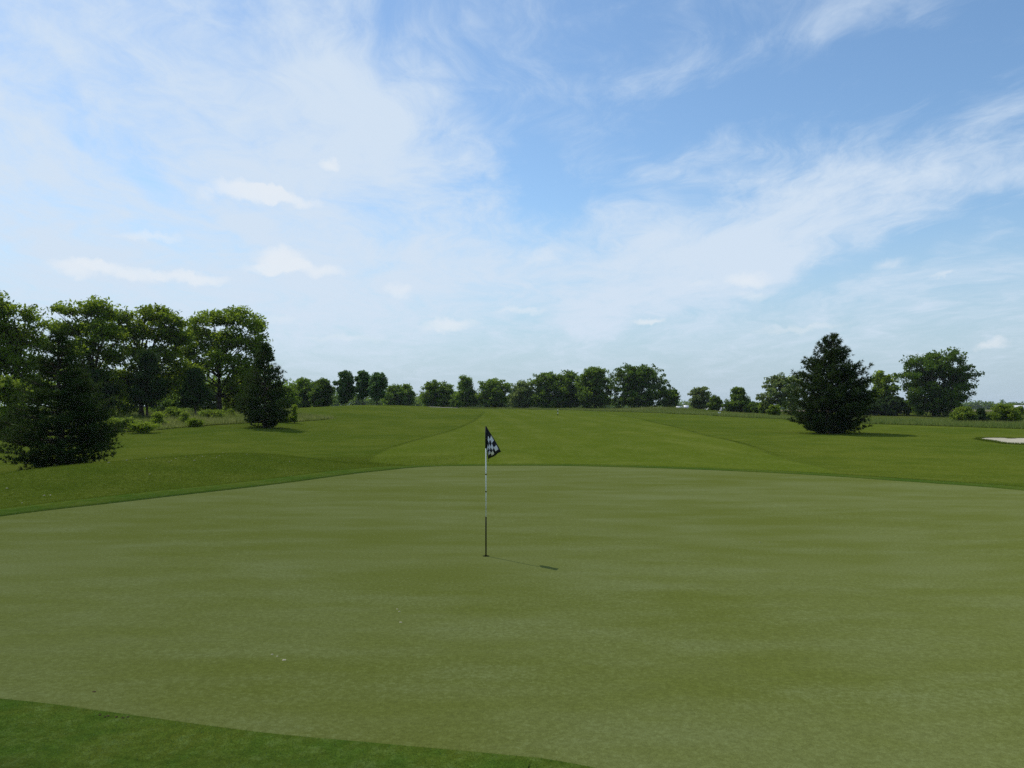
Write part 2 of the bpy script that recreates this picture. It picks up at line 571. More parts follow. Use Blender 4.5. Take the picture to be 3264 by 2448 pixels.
def inside(L, x, y):
    x = np.asarray(x); y = np.asarray(y)
    c = np.zeros(x.shape, dtype=bool)
    for (x1, y1), (x2, y2) in zip(L, np.roll(L, -1, 0)):
        if y1 == y2:
            continue
        c ^= ((y1 > y) != (y2 > y)) & (x < (x2 - x1) * (y - y1) / (y2 - y1) + x1)
    return c


def ring_sheet(name, loops, lift, mat, skirt=0.0):
    """closed loops (same count), outer first, joined by quads; conforms to the terrain"""
    V, n = [], len(loops[0])
    for L, h in zip(loops, lift):
        V.append(np.column_stack([L, gz(L[:, 0], L[:, 1]) + h]))
    F = []
    for k in range(len(loops) - 1):
        i = np.arange(n)
        j = (i + 1) % n
        F.append(np.stack([k * n + i, k * n + j, (k + 1) * n + j, (k + 1) * n + i], -1))
    F = np.concatenate(F)
    return np_mesh(name, np.concatenate(V), F, smooth=True)


def fill_sheet(name, L, lift, mat, rings=26, centre=None):
    c = np.array(centre) if centre is not None else L.mean(0)
    fr = np.linspace(1, 0.0, rings)
    fr[-1] = 0.0001
    loops = [c + (L - c) * f for f in fr]
    me = ring_sheet(name, loops, [lift] * rings, mat)
    return me


# the ground sinks a little under the sheets that lie on it
small = (np.abs(XX) < 20) & (YY < 40) & (YY > 2)
ins = np.zeros(XX.shape, bool)
GLi = offset_loop(GL, -0.5)
ins[small] = inside(GLi, XX[small], YY[small])
ZZ = ZZ - 0.04 * ins
gm = np_mesh('ground', np.stack([XX, YY, ZZ], -1).reshape(-1, 3), grid_faces(len(yv), len(xv)), smooth=True)
ground = tag(obj('ground', gm, M['rough']), kind='structure')

green_me = fill_sheet('putting_green', GL, 0.022, None, 40)
putting_green = tag(obj('putting_green', green_me, M['green']), kind='structure')
Lo = [offset_loop(GL, k) for k in (1.16, 1.15, 0.8, 0.4, 0.005, 0.0)]
collar_me = ring_sheet('collar', Lo, [-0.02, 0.030, 0.031, 0.031, 0.031, 0.010], None)
tag(obj('collar', collar_me, M['collar']), kind='structure')

# fairway strip
FY = np.array([26.0, 30, 34.0, 38, 42, 46, 50, 60, 75, 98, 130, 150, 160, 175, 190, 205, 222])
FL = np.array([0.0, -1.0, -2.6, -7.0, -7.9, -8.1, -7.9, -7.0, -5.9, -4.9, -5.0, -5.2, -6.2, -10, -16.5, -23, -32.])
FR = np.array([10.5, 12.6, 13.5, 14.0, 14.5, 14.9, 15.4, 16.3, 17.2, 18.6, 19.8, 19.6, 19.2, 18.2, 17.0, 15.5, 13.])
fy = np.concatenate([np.arange(26.2, 60, 0.4), np.arange(60, 222, 1.5)])


def smooth_interp(q, X, Y):
    f = np.linspace(X[0], X[-1], 1200)
    v = np.interp(f, X, Y)
    k = np.hanning(41); k /= k.sum()
    return np.interp(q, f, np.convolve(np.pad(v, 20, mode='edge'), k, mode='valid'))


fl, fr_ = smooth_interp(fy, FY, FL), smooth_interp(fy, FY, FR)
tt = np.linspace(0, 1, 34)
fx = fl[:, None] * (1 - tt) + fr_[:, None] * tt
fyy = np.repeat(fy[:, None], len(tt), 1)
fz = gz(fx, fyy) + 0.02
fz -= 0.05 * inside(offset_loop(GL, .5), fx, fyy)
fz[:, 0] -= 0.04
fz[:, -1] -= 0.04
tag(obj('fairway', np_mesh('fairway', np.stack([fx, fyy, fz], -1).reshape(-1, 3), grid_faces(len(fy), len(tt)), smooth=True), M['fairway']), kind='structure')


# unmown meadow floors, far field, bunkers
def strip(name, ys, xl, xr, lift, mat, nx=30, kind='structure'):
    tt = np.linspace(0, 1, nx)
    fx = xl[:, None] * (1 - tt) + xr[:, None] * tt
    fyy = np.repeat(ys[:, None], nx, 1)
    fz = gz(fx, fyy) + lift
    return tag(obj(name, np_mesh(name, np.stack([fx, fyy, fz], -1).reshape(-1, 3), grid_faces(len(ys), nx), smooth=True), mat), kind=kind)


# edge where mowing stops on the right: x -> depth
RX = np.array([-14, 0, 10, 22, 33, 38, 42, 46, 55, 64, 80, 110, 150.])
RY = np.array([212, 205, 196, 178, 158, 139, 118, 101, 82, 72, 66, 62, 60.])
rx = np.concatenate([np.arange(-14, 70, 0.7), np.arange(70, 150, 2)])
ry = smooth_interp(rx, RX, RY) + 0.6 * np.sin(rx * 1.1) * 0.5
qq = np.linspace(0, 1, 60) ** 1.5
mx_ = np.repeat(rx[:, None], 60, 1)
my_ = ry[:, None] * (1 - qq) + 262 * qq
tag(obj('meadow', np_mesh('meadow', np.stack([mx_, my_, gz(mx_, my_) + 0.05], -1).reshape(-1, 3), grid_faces(len(rx), 60)[:, ::-1], smooth=True), M['meadow']), kind='structure')
# edge of the weedy ground on the left
LX = np.array([-90, -60, -45, -36, -30, -26, -22.5, -20.5])
LY = np.array([46, 52, 56, 61, 66, 74.5, 83, 92.])
lx = np.arange(-90, -20.4, 0.6)
ly = smooth_interp(lx, LX, LY) + 0.25 * np.sin(lx * 1.7)
ltop = np.interp(lx, [-90, -40, -33, -28, -24, -20.4], [150, 150, 118, 103, 98, 93])
mx_ = np.repeat(lx[:, None], 60, 1)
my_ = ly[:, None] * (1 - qq) + ltop[:, None] * qq
tag(obj('weedy_ground', np_mesh('weedy_ground', np.stack([mx_, my_, gz(mx_, my_) + 0.05], -1).reshape(-1, 3), grid_faces(len(lx), 60)[:, ::-1], smooth=True), M['meadow']), kind='structure')
strip('field', np.concatenate([np.arange(264, 330, 6), np.arange(330, 640, 20.)]), np.full(27, -60.), np.full(27, 420.), 0.10, M['field'], 60) if False else None
fys = np.concatenate([np.arange(264, 330, 6.), np.arange(330, 700, 20.)])
strip('field', fys, np.full(len(fys), -80.0), np.full(len(fys), 430.0), 0.12, M['field'], 70)


BUNKER_EDGES = []


def bunker(name, pts, depth, label=None):
    L = catmull(pts, 10)
    c = L.mean(0)
    fr = np.linspace(1, 0, 12)
    fr[-1] = 0.01
    loops, lifts = [], []
    for i, f in enumerate(fr):
        loops.append(c + (L - c) * f)
        lifts.append(0.06 - depth * (1 - f ** 3) * 0.0 + (0.04 if i == 1 else 0.0))
    tag(obj(name, ring_sheet(name, loops, lifts, None), M['sand']), kind='structure')
    BUNKER_EDGES.append(L)


bunker('sand_bunker', [hit(3122, 1400), hit(3165, 1408), hit(3264, 1417), (42.5, 54.5), (46, 57.5), (44, 61.5), hit(3264, 1400.5), hit(3190, 1399.5)], 0.1)
bunker('sand_bunker', [(-20, 190), (-15.5, 187.5), (-12.8, 189.5), (-14.5, 193.5), (-19, 194.5)], 0.1)

# ------------------------------------------------------------------ flagstick
hx, hy = hit(1549, 1777)
hz = g1(hx, hy) + 0.022
PH = 2.17
flag = empty('golf_flagstick', (hx, hy, hz), 0, 'flagstick with black and white chequered flag standing in the hole', 'flagstick')
g = Geo()
th = np.linspace(0, 2 * np.pi, 24, endpoint=False)
rim = np.column_stack([np.cos(th) * .056, np.sin(th) * .056, np.full(24, 0.003)])
rim2 = np.column_stack([np.cos(th) * .053, np.sin(th) * .053, np.full(24, 0.0035)])
low_ = np.column_stack([np.cos(th) * .053, np.sin(th) * .053, np.full(24, 0.0025)])
i = np.arange(24); j = (i + 1) % 24
g.add(np.concatenate([rim, rim2, low_, [[0, 0, 0.0025]]]), np.concatenate([np.stack([i, j, j + 24, i + 24], -1), np.stack([i + 24, j + 24, j + 48, i + 48], -1)]))
g.add(np.concatenate([low_, [[0, 0, .0025]]]), np.stack([i, j, np.full(24, 24)], -1))
obj('cup', g.mesh('cup'), M['cup_dark'], flag)  # flat disc, no recess; the hole's inner shade is in its colour
g = Geo(); g.tube([(0, 0, 0.0), (0, 0, 0.33), (0, 0, 0.66)], [.0120, .0120, .0120], 12)
obj('lower_pole', g.mesh('lower_pole', True), M['black_paint'], flag)
g = Geo(); g.tube([(0, 0, 0.66), (0, 0, 1.3), (0, 0, PH - 0.02)], [.0108, .0105, .0102], 12)
up_pole = obj('upper_pole', g.mesh('upper_pole', True), M['pole_white'], flag)
for zc in (1.07, 1.36):
    g = Geo(); g.tube([(0, 0, zc), (0, 0, zc + .022)], [.0112, .0112], 12)
    obj('scuff_band', g.mesh('scuff_band'), M['black_paint'], up_pole)
g = Geo(); g.tube([(0, 0, PH - .02), (0, 0, PH), (0, 0, PH + .012)], [.0115, .0115, .005], 12)
obj('top_cap', g.mesh('top_cap', True), M['black_paint'], flag)
# cloth: sleeve on the pole plus the drooping panel
PXM = FPX / hy


def fl_pt(zx, zy):     # from the close-up of the photograph to metres beside the pole
    return ((zx - 228) * 0.3013 / PXM, PH + (90 - zy) * 0.3013 / PXM)


A, B, C_, D_ = [np.array(fl_pt(*q)) for q in ((236, 92), (238, 325), (388, 352), (256, 438))]
NU, NV = 40, 32
us, vs = np.linspace(0, 1, NU + 1), np.linspace(0, 1, NV + 1)
U, Vv = np.meshgrid(us, vs)
xz = (A[None, None] * ((1 - U) * (1 - Vv))[..., None] + C_[None, None] * (U * (1 - Vv))[..., None] + B[None, None] * ((1 - U) * Vv)[..., None] + D_[None, None] * (U * Vv)[..., None])
yd = -0.05 * np.sin(U * 3.1) * (0.35 + Vv) + 0.045 * np.sin(U * 5.2 + Vv * 2.6) * U + 0.10 * U * (Vv - 0.4)
xz[..., 0] += 0.012 * np.sin(Vv * 9 + U * 3) * U
fv = np.stack([xz[..., 0], yd, xz[..., 1]], -1).reshape(-1, 3)
ff = grid_faces(NV + 1, NU + 1)
fme = np_mesh('cloth', fv, ff, smooth=True)
fme.materials.append(M['cloth_black'])
mw, t, out = mat_new('flag_white')
p = principled(t, t.vmath('SCALE', (0.74, 0.75, 0.76), scale=t.mrange(t.noise(t.new('ShaderNodeNewGeometry').outputs['Position'], 25, 4), .3, .7, .9, 1.06)), 0.7, 0.2)
tr = t.new('ShaderNodeBsdfTranslucent'); tr.inputs[0].default_value = (.6, .62, .64, 1)
mxs = t.new('ShaderNodeMixShader'); mxs.inputs[0].default_value = .3
t.l.new(p.outputs[0], mxs.inputs[1]); t.l.new(tr.outputs[0], mxs.inputs[2]); t.l.new(mxs.outputs[0], out.inputs[0])
fme.materials.append(mw)
fi = np.arange(NU * NV)
fu, fvv = (fi % NU + .5) / NU, (fi // NU + .5) / NV
cu, cv = np.floor((fu - .12) / .76 * 4), np.floor((fvv - .06) / .86 * 4)
white = ((cu + cv) % 2 == 1) & (fu > .12) & (fu < .88) & (fvv > .06) & (fvv < .92)
fme.polygons.foreach_set('material_index', white.astype(np.int32))
fo = obj('flag', fme, None, flag)
sol = fo.modifiers.new('thick', 'SOLIDIFY'); sol.thickness = 0.0015
g = Geo(); g.tube([(0, 0, PH - .36), (0, 0, PH - .18), (0, 0, PH - 0.005)], [.0145, .0145, .0145], 12)
obj('sleeve', g.mesh('sleeve', True), M['cloth_black'], fo)
tw = Vector(fv[-1]); tw2 = Vector(fv[NV * (NU + 1)])
g = Geo(); g.tube([(tw.x, tw.y, tw.z + .004), (tw.x - .003, tw.y, tw.z - .025), (tw.x - .001, tw.y, tw.z - .045)], [.004, .004, .002], 6)
obj('tie_end', g.mesh('tie_end'), M['cloth_black'], fo)

# ------------------------------------------------------------------ distance marker pole on the fairway
mx0, my0, mz0 = spot(1778, 137)
mk = empty('marker_pole', (mx0, my0, mz0), 0, 'short black and white banded marker pole standing far down the fairway', 'marker pole')
for k, (z0, z1, mm) in enumerate([(-.05, .25, 'black_paint'), (.25, .5, 'white_paint'), (.5, .8, 'black_paint'), (.8, 1.02, 'white_paint')]):
    g = Geo(); g.tube([(0, 0, z0), (0, 0, z1)], [.06, .06], 12)
    obj('band', g.mesh('band', True), M[mm], mk)
# tee fixture at the edge of the long grass on the right
tx, ty, tz = spot(2293, 150)
tee = empty('ball_washer', (tx, ty, tz), 0, 'small white ball washer with twin heads at the long grass edge', 'ball washer')
tee.scale = (.75, .75, .75)
for s in (-1, 1):
    g = Geo(); g.tube([(s * .17, 0, -.05), (s * .17, 0, .55)], [.05, .05], 10)
    obj('post', g.mesh('post', True), M['white_paint'], tee)
    g = Geo(); g.tube([(s * .19, 0, .55), (s * .19, 0, .58), (s * .19, 0, .76), (s * .19, 0, .80)], [.06, .14, .14, .06], 12)
    obj('head', g.mesh('head', True), M['white_paint'], tee)
g = Geo(); g.box((0, 0, .35), (.34, .04, .06))
obj('crossbar', g.mesh('crossbar'), M['white_paint'], tee)


# ------------------------------------------------------------------ vegetation builders
def rand_unit(rng, n):
    v = rng.normal(size=(n, 3))
    return v / (np.linalg.norm(v, axis=1)[:, None] + 1e-9)


def leaves(rng, centres, size, up=0.35, aspect=0.5):
    n = len(centres)
    nrm = rand_unit(rng, n) + np.array((0, 0, up))
    nrm /= np.linalg.norm(nrm, axis=1)[:, None]
    t1 = np.cross(nrm, rand_unit(rng, n))
    t1 /= np.linalg.norm(t1, axis=1)[:, None] + 1e-9
    t2 = np.cross(nrm, t1)
    s = size * rng.uniform(.55, 1.3, n)[:, None]
    v = np.stack([centres - t1 * s, centres + t2 * s * aspect - t1 * s * .15, centres + t1 * s, centres - t2 * s * aspect - t1 * s * .15], 1)
    # slight fold along the midrib
    v[:, 1] += nrm * s * .18
    v[:, 3] += nrm * s * .18
    f = np.arange(n * 4).reshape(n, 4)
    return v.reshape(-1, 3), f


def bez(p0, p1, p2, n=7):
    t = np.linspace(0, 1, n)[:, None]
    return (1 - t) ** 2 * np.array(p0) + 2 * t * (1 - t) * np.array(p1) + t ** 2 * np.array(p2)


def broad_meshes(seed, H, lobes, clear, tr, nleaf, leaf, clump=0.55, per=26, lean=(0, 0), multi=1, up=.35, shell=2.0, flat=.65):
    """trunk+limbs mesh and crown mesh for a broad-leaved tree; lobes: (x,y,z,rx,ry,rz)"""
    rng = np.random.default_rng(seed)
    wood = Geo()
    top = np.array((lean[0], lean[1], H * 0.72))
    stems = []
    for m in range(multi):
        off = rng.normal(size=2) * (tr * 1.6 if multi > 1 else 0)
        tp = top + np.array((*(rng.normal(size=2) * (H * .16 if multi > 1 else .15)), 0))
        path = bez((off[0], off[1], -.25), (off[0] * 1.3 + rng.normal() * .12, off[1] * 1.3 + rng.normal() * .12, H * .35), tp, 9)
        k = tr / (multi ** .5)
        rad = k * (1 - .88 * np.linspace(0, 1, 9) ** .9)
        rad[0] *= 1.45
        wood.tube(path, rad, 8)
        stems.append(path)
    L = np.array(lobes, dtype=float)
    wgt = (L[:, 3] * L[:, 4] * L[:, 5]) ** 0.72
    ncl = np.maximum(3, (wgt / wgt.sum() * (nleaf / per)).astype(int))
    cs, cid = [], 0
    tint = []
    for q, lb in enumerate(L):
        c, r = lb[:3], lb[3:]
        st = stems[q % len(stems)]
        # limb from the stem to the lobe
        zi = np.clip(c[2] * rng.uniform(.40, .62), clear * 0.8, H * .68)
        k = int(np.argmin(np.abs(st[:, 2] - zi)))
        p0 = st[k]
        mid = (p0 + c) / 2 + np.array((0, 0, rng.uniform(.0, .18) * (c[2] - p0[2] + .5))) + rng.normal(size=3) * .15
        limb = bez(p0, mid, c + rng.normal(size=3) * .1, 7)
        lr = tr * .32 * (r.mean() / L[:, 3:].mean()) ** .5
        wood.tube(limb, lr * (1 - .75 * np.linspace(0, 1, 7)), 5)
        n = ncl[q]
        u = rand_unit(rng, n) * (rng.uniform(0.02, 1, n) ** (1 / (shell + 1)))[:, None]
        cc = c + u * r
        for a in cc[: min(n, 9)]:
            s = limb[rng.integers(3, 7)]
            wood.tube(bez(s, (s + a) / 2 + np.array((0, 0, .12 * rng.uniform(0, 2))), a, 4), np.array((.3, .2, .13, .06)) * lr, 4, cap=False)
        m = rng.poisson(per, n)
        rep = np.repeat(np.arange(n), m)
        csz = clump * rng.uniform(.65, 1.35, n)
        ball = rand_unit(rng, len(rep)) * (rng.uniform(0, 1, len(rep)) ** .42)[:, None] * 1.55
        pts = cc[rep] + ball * np.array((1, 1, flat)) * csz[rep][:, None]
        cs.append(pts)
        ct = rng.uniform(0, 1, n)
        tint.append(.55 * ct[rep] + .45 * rng.uniform(0, 1, len(rep)))
    pts = np.concatenate(cs)
    tint = np.concatenate(tint)
    ok = pts[:, 2] > .05
    pts, tint = pts[ok], tint[ok]
    v, f = leaves(rng, pts, leaf, up)
    return wood.mesh('trunk', True), np_mesh('crown', v, f, tint=tint)


def auto_lobes(rng, H, Rr, base, n, shape='round', dep=None):
    """lobes filling an egg-shaped envelope from height base to H, half width Rr"""
    out = []

    def env(f):
        if shape == 'round':
            return .82 + .18 * f / .38 if f < .38 else math.sqrt(max(.03, 1 - ((f - .38) / .64) ** 2))
        if shape == 'cone':
            return .85 + .15 * f / .2 if f < .2 else 1.0 - .88 * (f - .2) / .8
        if shape == 'vase':
            return .55 + .45 * math.sin(min(1, f * 1.25) * math.pi / 2) if f < .72 else 1.0 - .55 * ((f - .72) / .28) ** 1.5
        return .45 + .55 * math.sin(f * math.pi)
    for k in range(n):
        f = (k + rng.uniform(.2, .8)) / n
        e = env(f) * Rr * rng.uniform(.82, 1.06)
        rr = min(rng.uniform(.26, .40) * Rr, (H - base) * .30)
        z = min(max(base + (H - base) * f, base + rr * .5), H - rr * rng.uniform(.55, .85))
        q = max(0.0, e - rr * .92)
        a = k * 2.4 + rng.uniform(-.5, .5)
        if k % 3 == 0:
            a = (0 if (k // 3) % 2 else math.pi) + rng.uniform(-.35, .35)
        out.append((math.cos(a) * q, math.sin(a) * q, z, rr, rr, rr * rng.uniform(.7, .95)))
        if q > rr * 1.2:
            out.append((-math.cos(a) * q * .45, -math.sin(a) * q * .45, z, rr, rr, rr * .85))
    return out


def plant_tree(name, px, depth, wood, crown, leafmat_, label, cat, group=None, rz=0.0, sc=(1, 1, 1), dz=0.0, crown_name='crown', trunk_name='trunk'):
    x, y, z = spot(px, depth)
    o = empty(name, (x, y, z + dz), rz, label, cat, group)
    o.scale = sc
    obj(trunk_name, wood, M['bark'], o)
    obj(crown_name, crown, M[leafmat_] if isinstance(leafmat_, str) else leafmat_, o)
    return o


def hpx(npx, depth):
    return npx * depth / FPX


def pine_meshes(seed, H, Rr, profile, tr=.16, whorl=.34, nb=8, needle=.26, tuft_gap=.20, asc=.35, needles=9, wid=.03):
    """soft-needled pine: whorled limbs, side shoots, tufts of needles"""
    rng = np.random.default_rng(seed)
    wood = Geo()
    zz = np.linspace(-.2, H * .97, 12)
    wob = np.column_stack([np.sin(zz * .7 + seed) * .06, np.cos(zz * .6) * .06, zz])
    wood.tube(wob, tr * (1.05 - .95 * np.linspace(0, 1, 12)), 8)
    T, Dv = [], []
    z = .22
    while z < H * .985:
        f = z / H
        e = np.interp(f, [p[0] for p in profile], [p[1] for p in profile]) * Rr
        n = nb if f < .8 else max(4, nb - 3)
        for k in range(n):
            a = rng.uniform(0, 2 * np.pi)
            ln = e * rng.uniform(.74, 1.08)
            if ln < .12:
                ln = .12
            zz0 = z + rng.uniform(-.10, .10)
            rise = asc * rng.uniform(.3, 1.3) * (0.35 + 1.1 * f) * ln
            dirv = np.array((math.cos(a), math.sin(a), 0))
            p0 = np.array((0, 0, max(.1, zz0 - rise * .35)))
            p2 = np.array((0, 0, max(.12, zz0 + rise * .65))) + dirv * ln
            p1 = (p0 + p2) / 2 + np.array((0, 0, -.10 * ln))
            br = bez(p0, p1, p2, 6)
            wood.tube(br, tr * .22 * (1 - .8 * np.linspace(0, 1, 6)), 4, cap=False)
            # side shoots
            ns = max(2, int(ln / .30))
            side = np.cross(dirv, (0, 0, 1))
            for s in range(ns):
                t0 = rng.uniform(.22, .98)
                b0 = (1 - t0) ** 2 * p0 + 2 * t0 * (1 - t0) * p1 + t0 ** 2 * p2
                sl = ln * .34 * (1.15 - t0) + .16
                sg = rng.choice((-1, 1))
                dd = dirv * rng.uniform(.5, 1.0) + side * sg * rng.uniform(.3, .95) + np.array((0, 0, rng.uniform(.0, .75)))
                dd /= np.linalg.norm(dd)
                m = max(2, int(sl / tuft_gap))
                for w_ in np.linspace(.35, 1, m):
                    T.append(b0 + dd * sl * w_)
                    Dv.append(dd)
            m = max(2, int(ln * .8 / tuft_gap))
            for t0 in np.linspace(.3, 1, m):
                T.append((1 - t0) ** 2 * p0 + 2 * t0 * (1 - t0) * p1 + t0 ** 2 * p2)
                dd = dirv + np.array((0, 0, .45))
                Dv.append(dd / np.linalg.norm(dd))
        z += whorl * rng.uniform(.75, 1.25) * (1.0 if f < .75 else .8)
    # leader shoots
    for k in range(5):
        T.append(np.array((rng.normal() * .06, rng.normal() * .06, H * (0.93 + .016 * k))))
        Dv.append(np.array((0, 0, 1.0)))
    T, Dv = np.array(T), np.array(Dv)
    n = len(T)
    T = T + rng.normal(size=T.shape) * .05
    rep = np.repeat(np.arange(n), needles)
    q = rand_unit(rng, len(rep)) * .85 + Dv[rep] * .9 + np.array((0, 0, .15))
    q /= np.linalg.norm(q, axis=1)[:, None]
    ln = needle * rng.uniform(.6, 1.25, len(rep))[:, None]
    sd_ = np.cross(q, rand_unit(rng, len(rep)))
    sd_ /= np.linalg.norm(sd_, axis=1)[:, None] + 1e-9
    base = T[rep]
    v = np.stack([base - sd_ * wid, base + sd_ * wid, base + q * ln], 1).reshape(-1, 3)
    fz_ = np.arange(len(rep) * 3).reshape(-1, 3)
    tt_ = rng.uniform(0, 1, n)
    tint = .6 * tt_[rep] + .4 * rng.uniform(0, 1, len(rep))
    v[:, 2] = np.maximum(v[:, 2], .03)
    return wood.mesh('trunk', True), np_mesh('foliage', v, fz_, tint=tint)


# ------------------------------------------------------------------ pines
PROF_R = [(0, .55), (.07, .85), (.16, 1.0), (.34, .98), (.5, .84), (.64, .60), (.78, .38), (.90, .20), (1, .04)]
PROF_N = [(0, .30), (.05, .55), (.12, .85), (.21, 1.0), (.38, .80), (.6, .50), (.8, .26), (1, .04)]
PROF_L = [(0, .36), (.07, .70), (.15, .95), (.25, 1.0), (.36, .86), (.52, .66), (.7, .44), (.86, .22), (1, .04)]
dp = 66
x_, y_ = hit(2645, 1382)
dp = y_
Hh = hpx(1382 - 1066, dp)
wd, cr = pine_meshes(11, Hh, hpx(140, dp), PROF_R, .20, .36, 12, .30, .20, .50)
plant_tree('pine_tree', 2650, dp, wd, cr, 'needle', 'broad dark pine with ragged top standing alone on the right', 'tree', crown_name='foliage')
x_, y_ = hit(843, 1364)
dp = y_
Hh = hpx(1364 - 1098, dp)
wd, cr = pine_meshes(12, Hh, hpx(92, dp), PROF_L, .16, .36, 11, .28, .20, .42)
plant_tree('pine_tree', 843, dp, wd, cr, 'needle', 'dark conical pine at the end of the left row of trees', 'tree', crown_name='foliage')
dp = 41.0
Hh = hpx(1490 - 1068, dp) + .35
wd, cr = pine_meshes(13, Hh, hpx(212, dp), PROF_N, .20, .36, 13, .25, .17, .26, needles=9, wid=.022)
plant_tree('pine_tree', 190, dp, wd, cr, 'needle', 'large dark spreading pine nearest the camera behind the left mound', 'tree', crown_name='foliage')

# ------------------------------------------------------------------ left deciduous trees
rngL = np.random.default_rng(5)


def lobes_px(px0, base_row, depth, L, seed):
    """crown lobes given in photograph pixels around the trunk, at that depth"""
    r_ = np.random.default_rng(seed)
    k = depth / FPX
    out = []
    for (a, b, r) in L:
        rr = r * k * r_.uniform(.85, 1.12)
        out.append(((a - px0) * k, r_.uniform(-.6, .6) * rr * 1.6, (base_row - b) * k, rr * 1.05, rr * 1.1, rr * .82))
        out.append(((a - px0) * k + r_.normal() * rr * .5, r_.normal() * rr * 1.2, (base_row - b) * k - rr * .3, rr * .8, rr * .8, rr * .6))
    return out


def row_of(px, depth):
    x, y, z = spot(px, depth)
    return HOR + (HC - z) * FPX / depth


def left_tree(px, depth, toprow, L, seed, nleaf, leaf, label, mat='leaf', tr=.3, per=24, clump=.5, multi=1, clear=2.5, shell=1.6):
    br = row_of(px, depth)
    H = hpx(br - toprow, depth)
    wd, cr = broad_meshes(seed, H, lobes_px(px, br, depth, L, seed), clear, tr, int(nleaf * 1.35), leaf * 1.1, clump * 1.15, per, multi=multi, shell=shell, flat=.52, up=.7)
    return plant_tree('broadleaf_tree', px, depth, wd, cr, mat, label, 'tree', 'row of tall trees on the left')


left_tree(700, 104, 985, [(620, 1045, 38), (665, 1012, 34), (720, 1008, 36), (775, 1015, 34), (822, 1035, 32), (600, 1110, 45), (660, 1085, 45), (740, 1075, 45), (805, 1090, 45),
                          (840, 1130, 36), (580, 1180, 42), (640, 1170, 45), (770, 1165, 48), (700, 1135, 40), (590, 1225, 34), (660, 1230, 36), (745, 1230, 36), (820, 1190, 36), (610, 1262, 26), (790, 1255, 30), (835, 1235, 26)],
          21, 17000, .20, 'tall spreading tree with forked limbs next to the dark conical pine', tr=.34)
left_tree(450, 95, 975, [(400, 1010, 34), (450, 1000, 36), (505, 1000, 34), (550, 1020, 32), (385, 1060, 38), (440, 1055, 38), (510, 1060, 42), (560, 1075, 36),
                         (420, 1110, 36), (540, 1130, 40), (470, 1140, 36), (575, 1170, 34), (500, 1190, 36), (420, 1190, 36), (555, 1215, 30), (400, 1235, 34), (500, 1240, 30), (440, 1255, 26)],
          22, 14000, .19, 'tall tree with bare leaning limbs second in the left row', tr=.30)
left_tree(300, 90, 960, [(215, 985, 26), (265, 985, 30), (315, 975, 32), (345, 1000, 30), (205, 1040, 34), (260, 1040, 36), (330, 1045, 40), (370, 1070, 30),
                         (230, 1110, 40), (300, 1110, 40), (350, 1130, 38), (280, 1170, 42), (220, 1180, 36), (340, 1200, 38), (360, 1240, 30), (270, 1230, 36)],
          23, 13000, .18, 'airy tall tree rising directly behind the near pine', tr=.30)
left_tree(60, 78, 925, [(-10, 945, 26), (40, 985, 24), (80, 1000, 24), (125, 1030, 22), (15, 1040, 40), (60, 1070, 44), (-40, 1060, 50), (110, 1090, 32), (30, 1130, 46), (90, 1150, 46), (-30, 1150, 50),
                        (40, 1210, 46), (110, 1215, 40), (-20, 1240, 46), (0, 980, 26), (-50, 1000, 40)],
          24, 15000, .17, 'feathery tall tree cut by the left edge of the picture', tr=.28)
# smaller trees in their shade
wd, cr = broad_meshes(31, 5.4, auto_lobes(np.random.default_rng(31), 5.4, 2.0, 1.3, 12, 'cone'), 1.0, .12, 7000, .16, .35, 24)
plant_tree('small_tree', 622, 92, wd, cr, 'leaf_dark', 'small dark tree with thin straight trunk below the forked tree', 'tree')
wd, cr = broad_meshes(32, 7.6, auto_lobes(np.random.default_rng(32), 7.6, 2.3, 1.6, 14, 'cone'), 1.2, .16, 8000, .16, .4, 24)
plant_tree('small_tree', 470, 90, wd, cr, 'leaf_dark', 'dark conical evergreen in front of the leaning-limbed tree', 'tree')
wd, cr = broad_meshes(33, 6.0, auto_lobes(np.random.default_rng(33), 6.0, 2.6, .4, 14, 'round'), .4, .12, 6500, .20, .4, 24, multi=3)
plant_tree('small_tree', 768, 118, wd, cr, 'leaf_lime', 'bright green young tree between forked trunk and conical pine', 'tree')
wd, cr = broad_meshes(34, 4.5, auto_lobes(np.random.default_rng(34), 4.5, 2.2, .2, 12, 'round'), .3, .10, 5000, .18, .4, 24, multi=3)
plant_tree('shrub', 15, 62, wd, cr, 'leaf_lime', 'bright green shrub at the left edge behind the near pine', 'shrub', crown_name='foliage', trunk_name='stems')
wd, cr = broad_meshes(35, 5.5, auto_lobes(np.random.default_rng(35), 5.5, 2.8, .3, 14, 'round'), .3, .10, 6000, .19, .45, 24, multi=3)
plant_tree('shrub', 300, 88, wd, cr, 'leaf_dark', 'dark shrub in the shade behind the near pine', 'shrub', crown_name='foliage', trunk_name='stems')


def bush(seed, Wm, Hm, nleaf, leaf, multi=4, shape='round', clump=.3, per=20):
    r_ = np.random.default_rng(seed)
    return broad_meshes(seed, Hm, auto_lobes(r_, Hm, Wm / 2, Hm * .12, 11, shape), Hm * .1, .05, nleaf, leaf, clump, per, multi=multi)


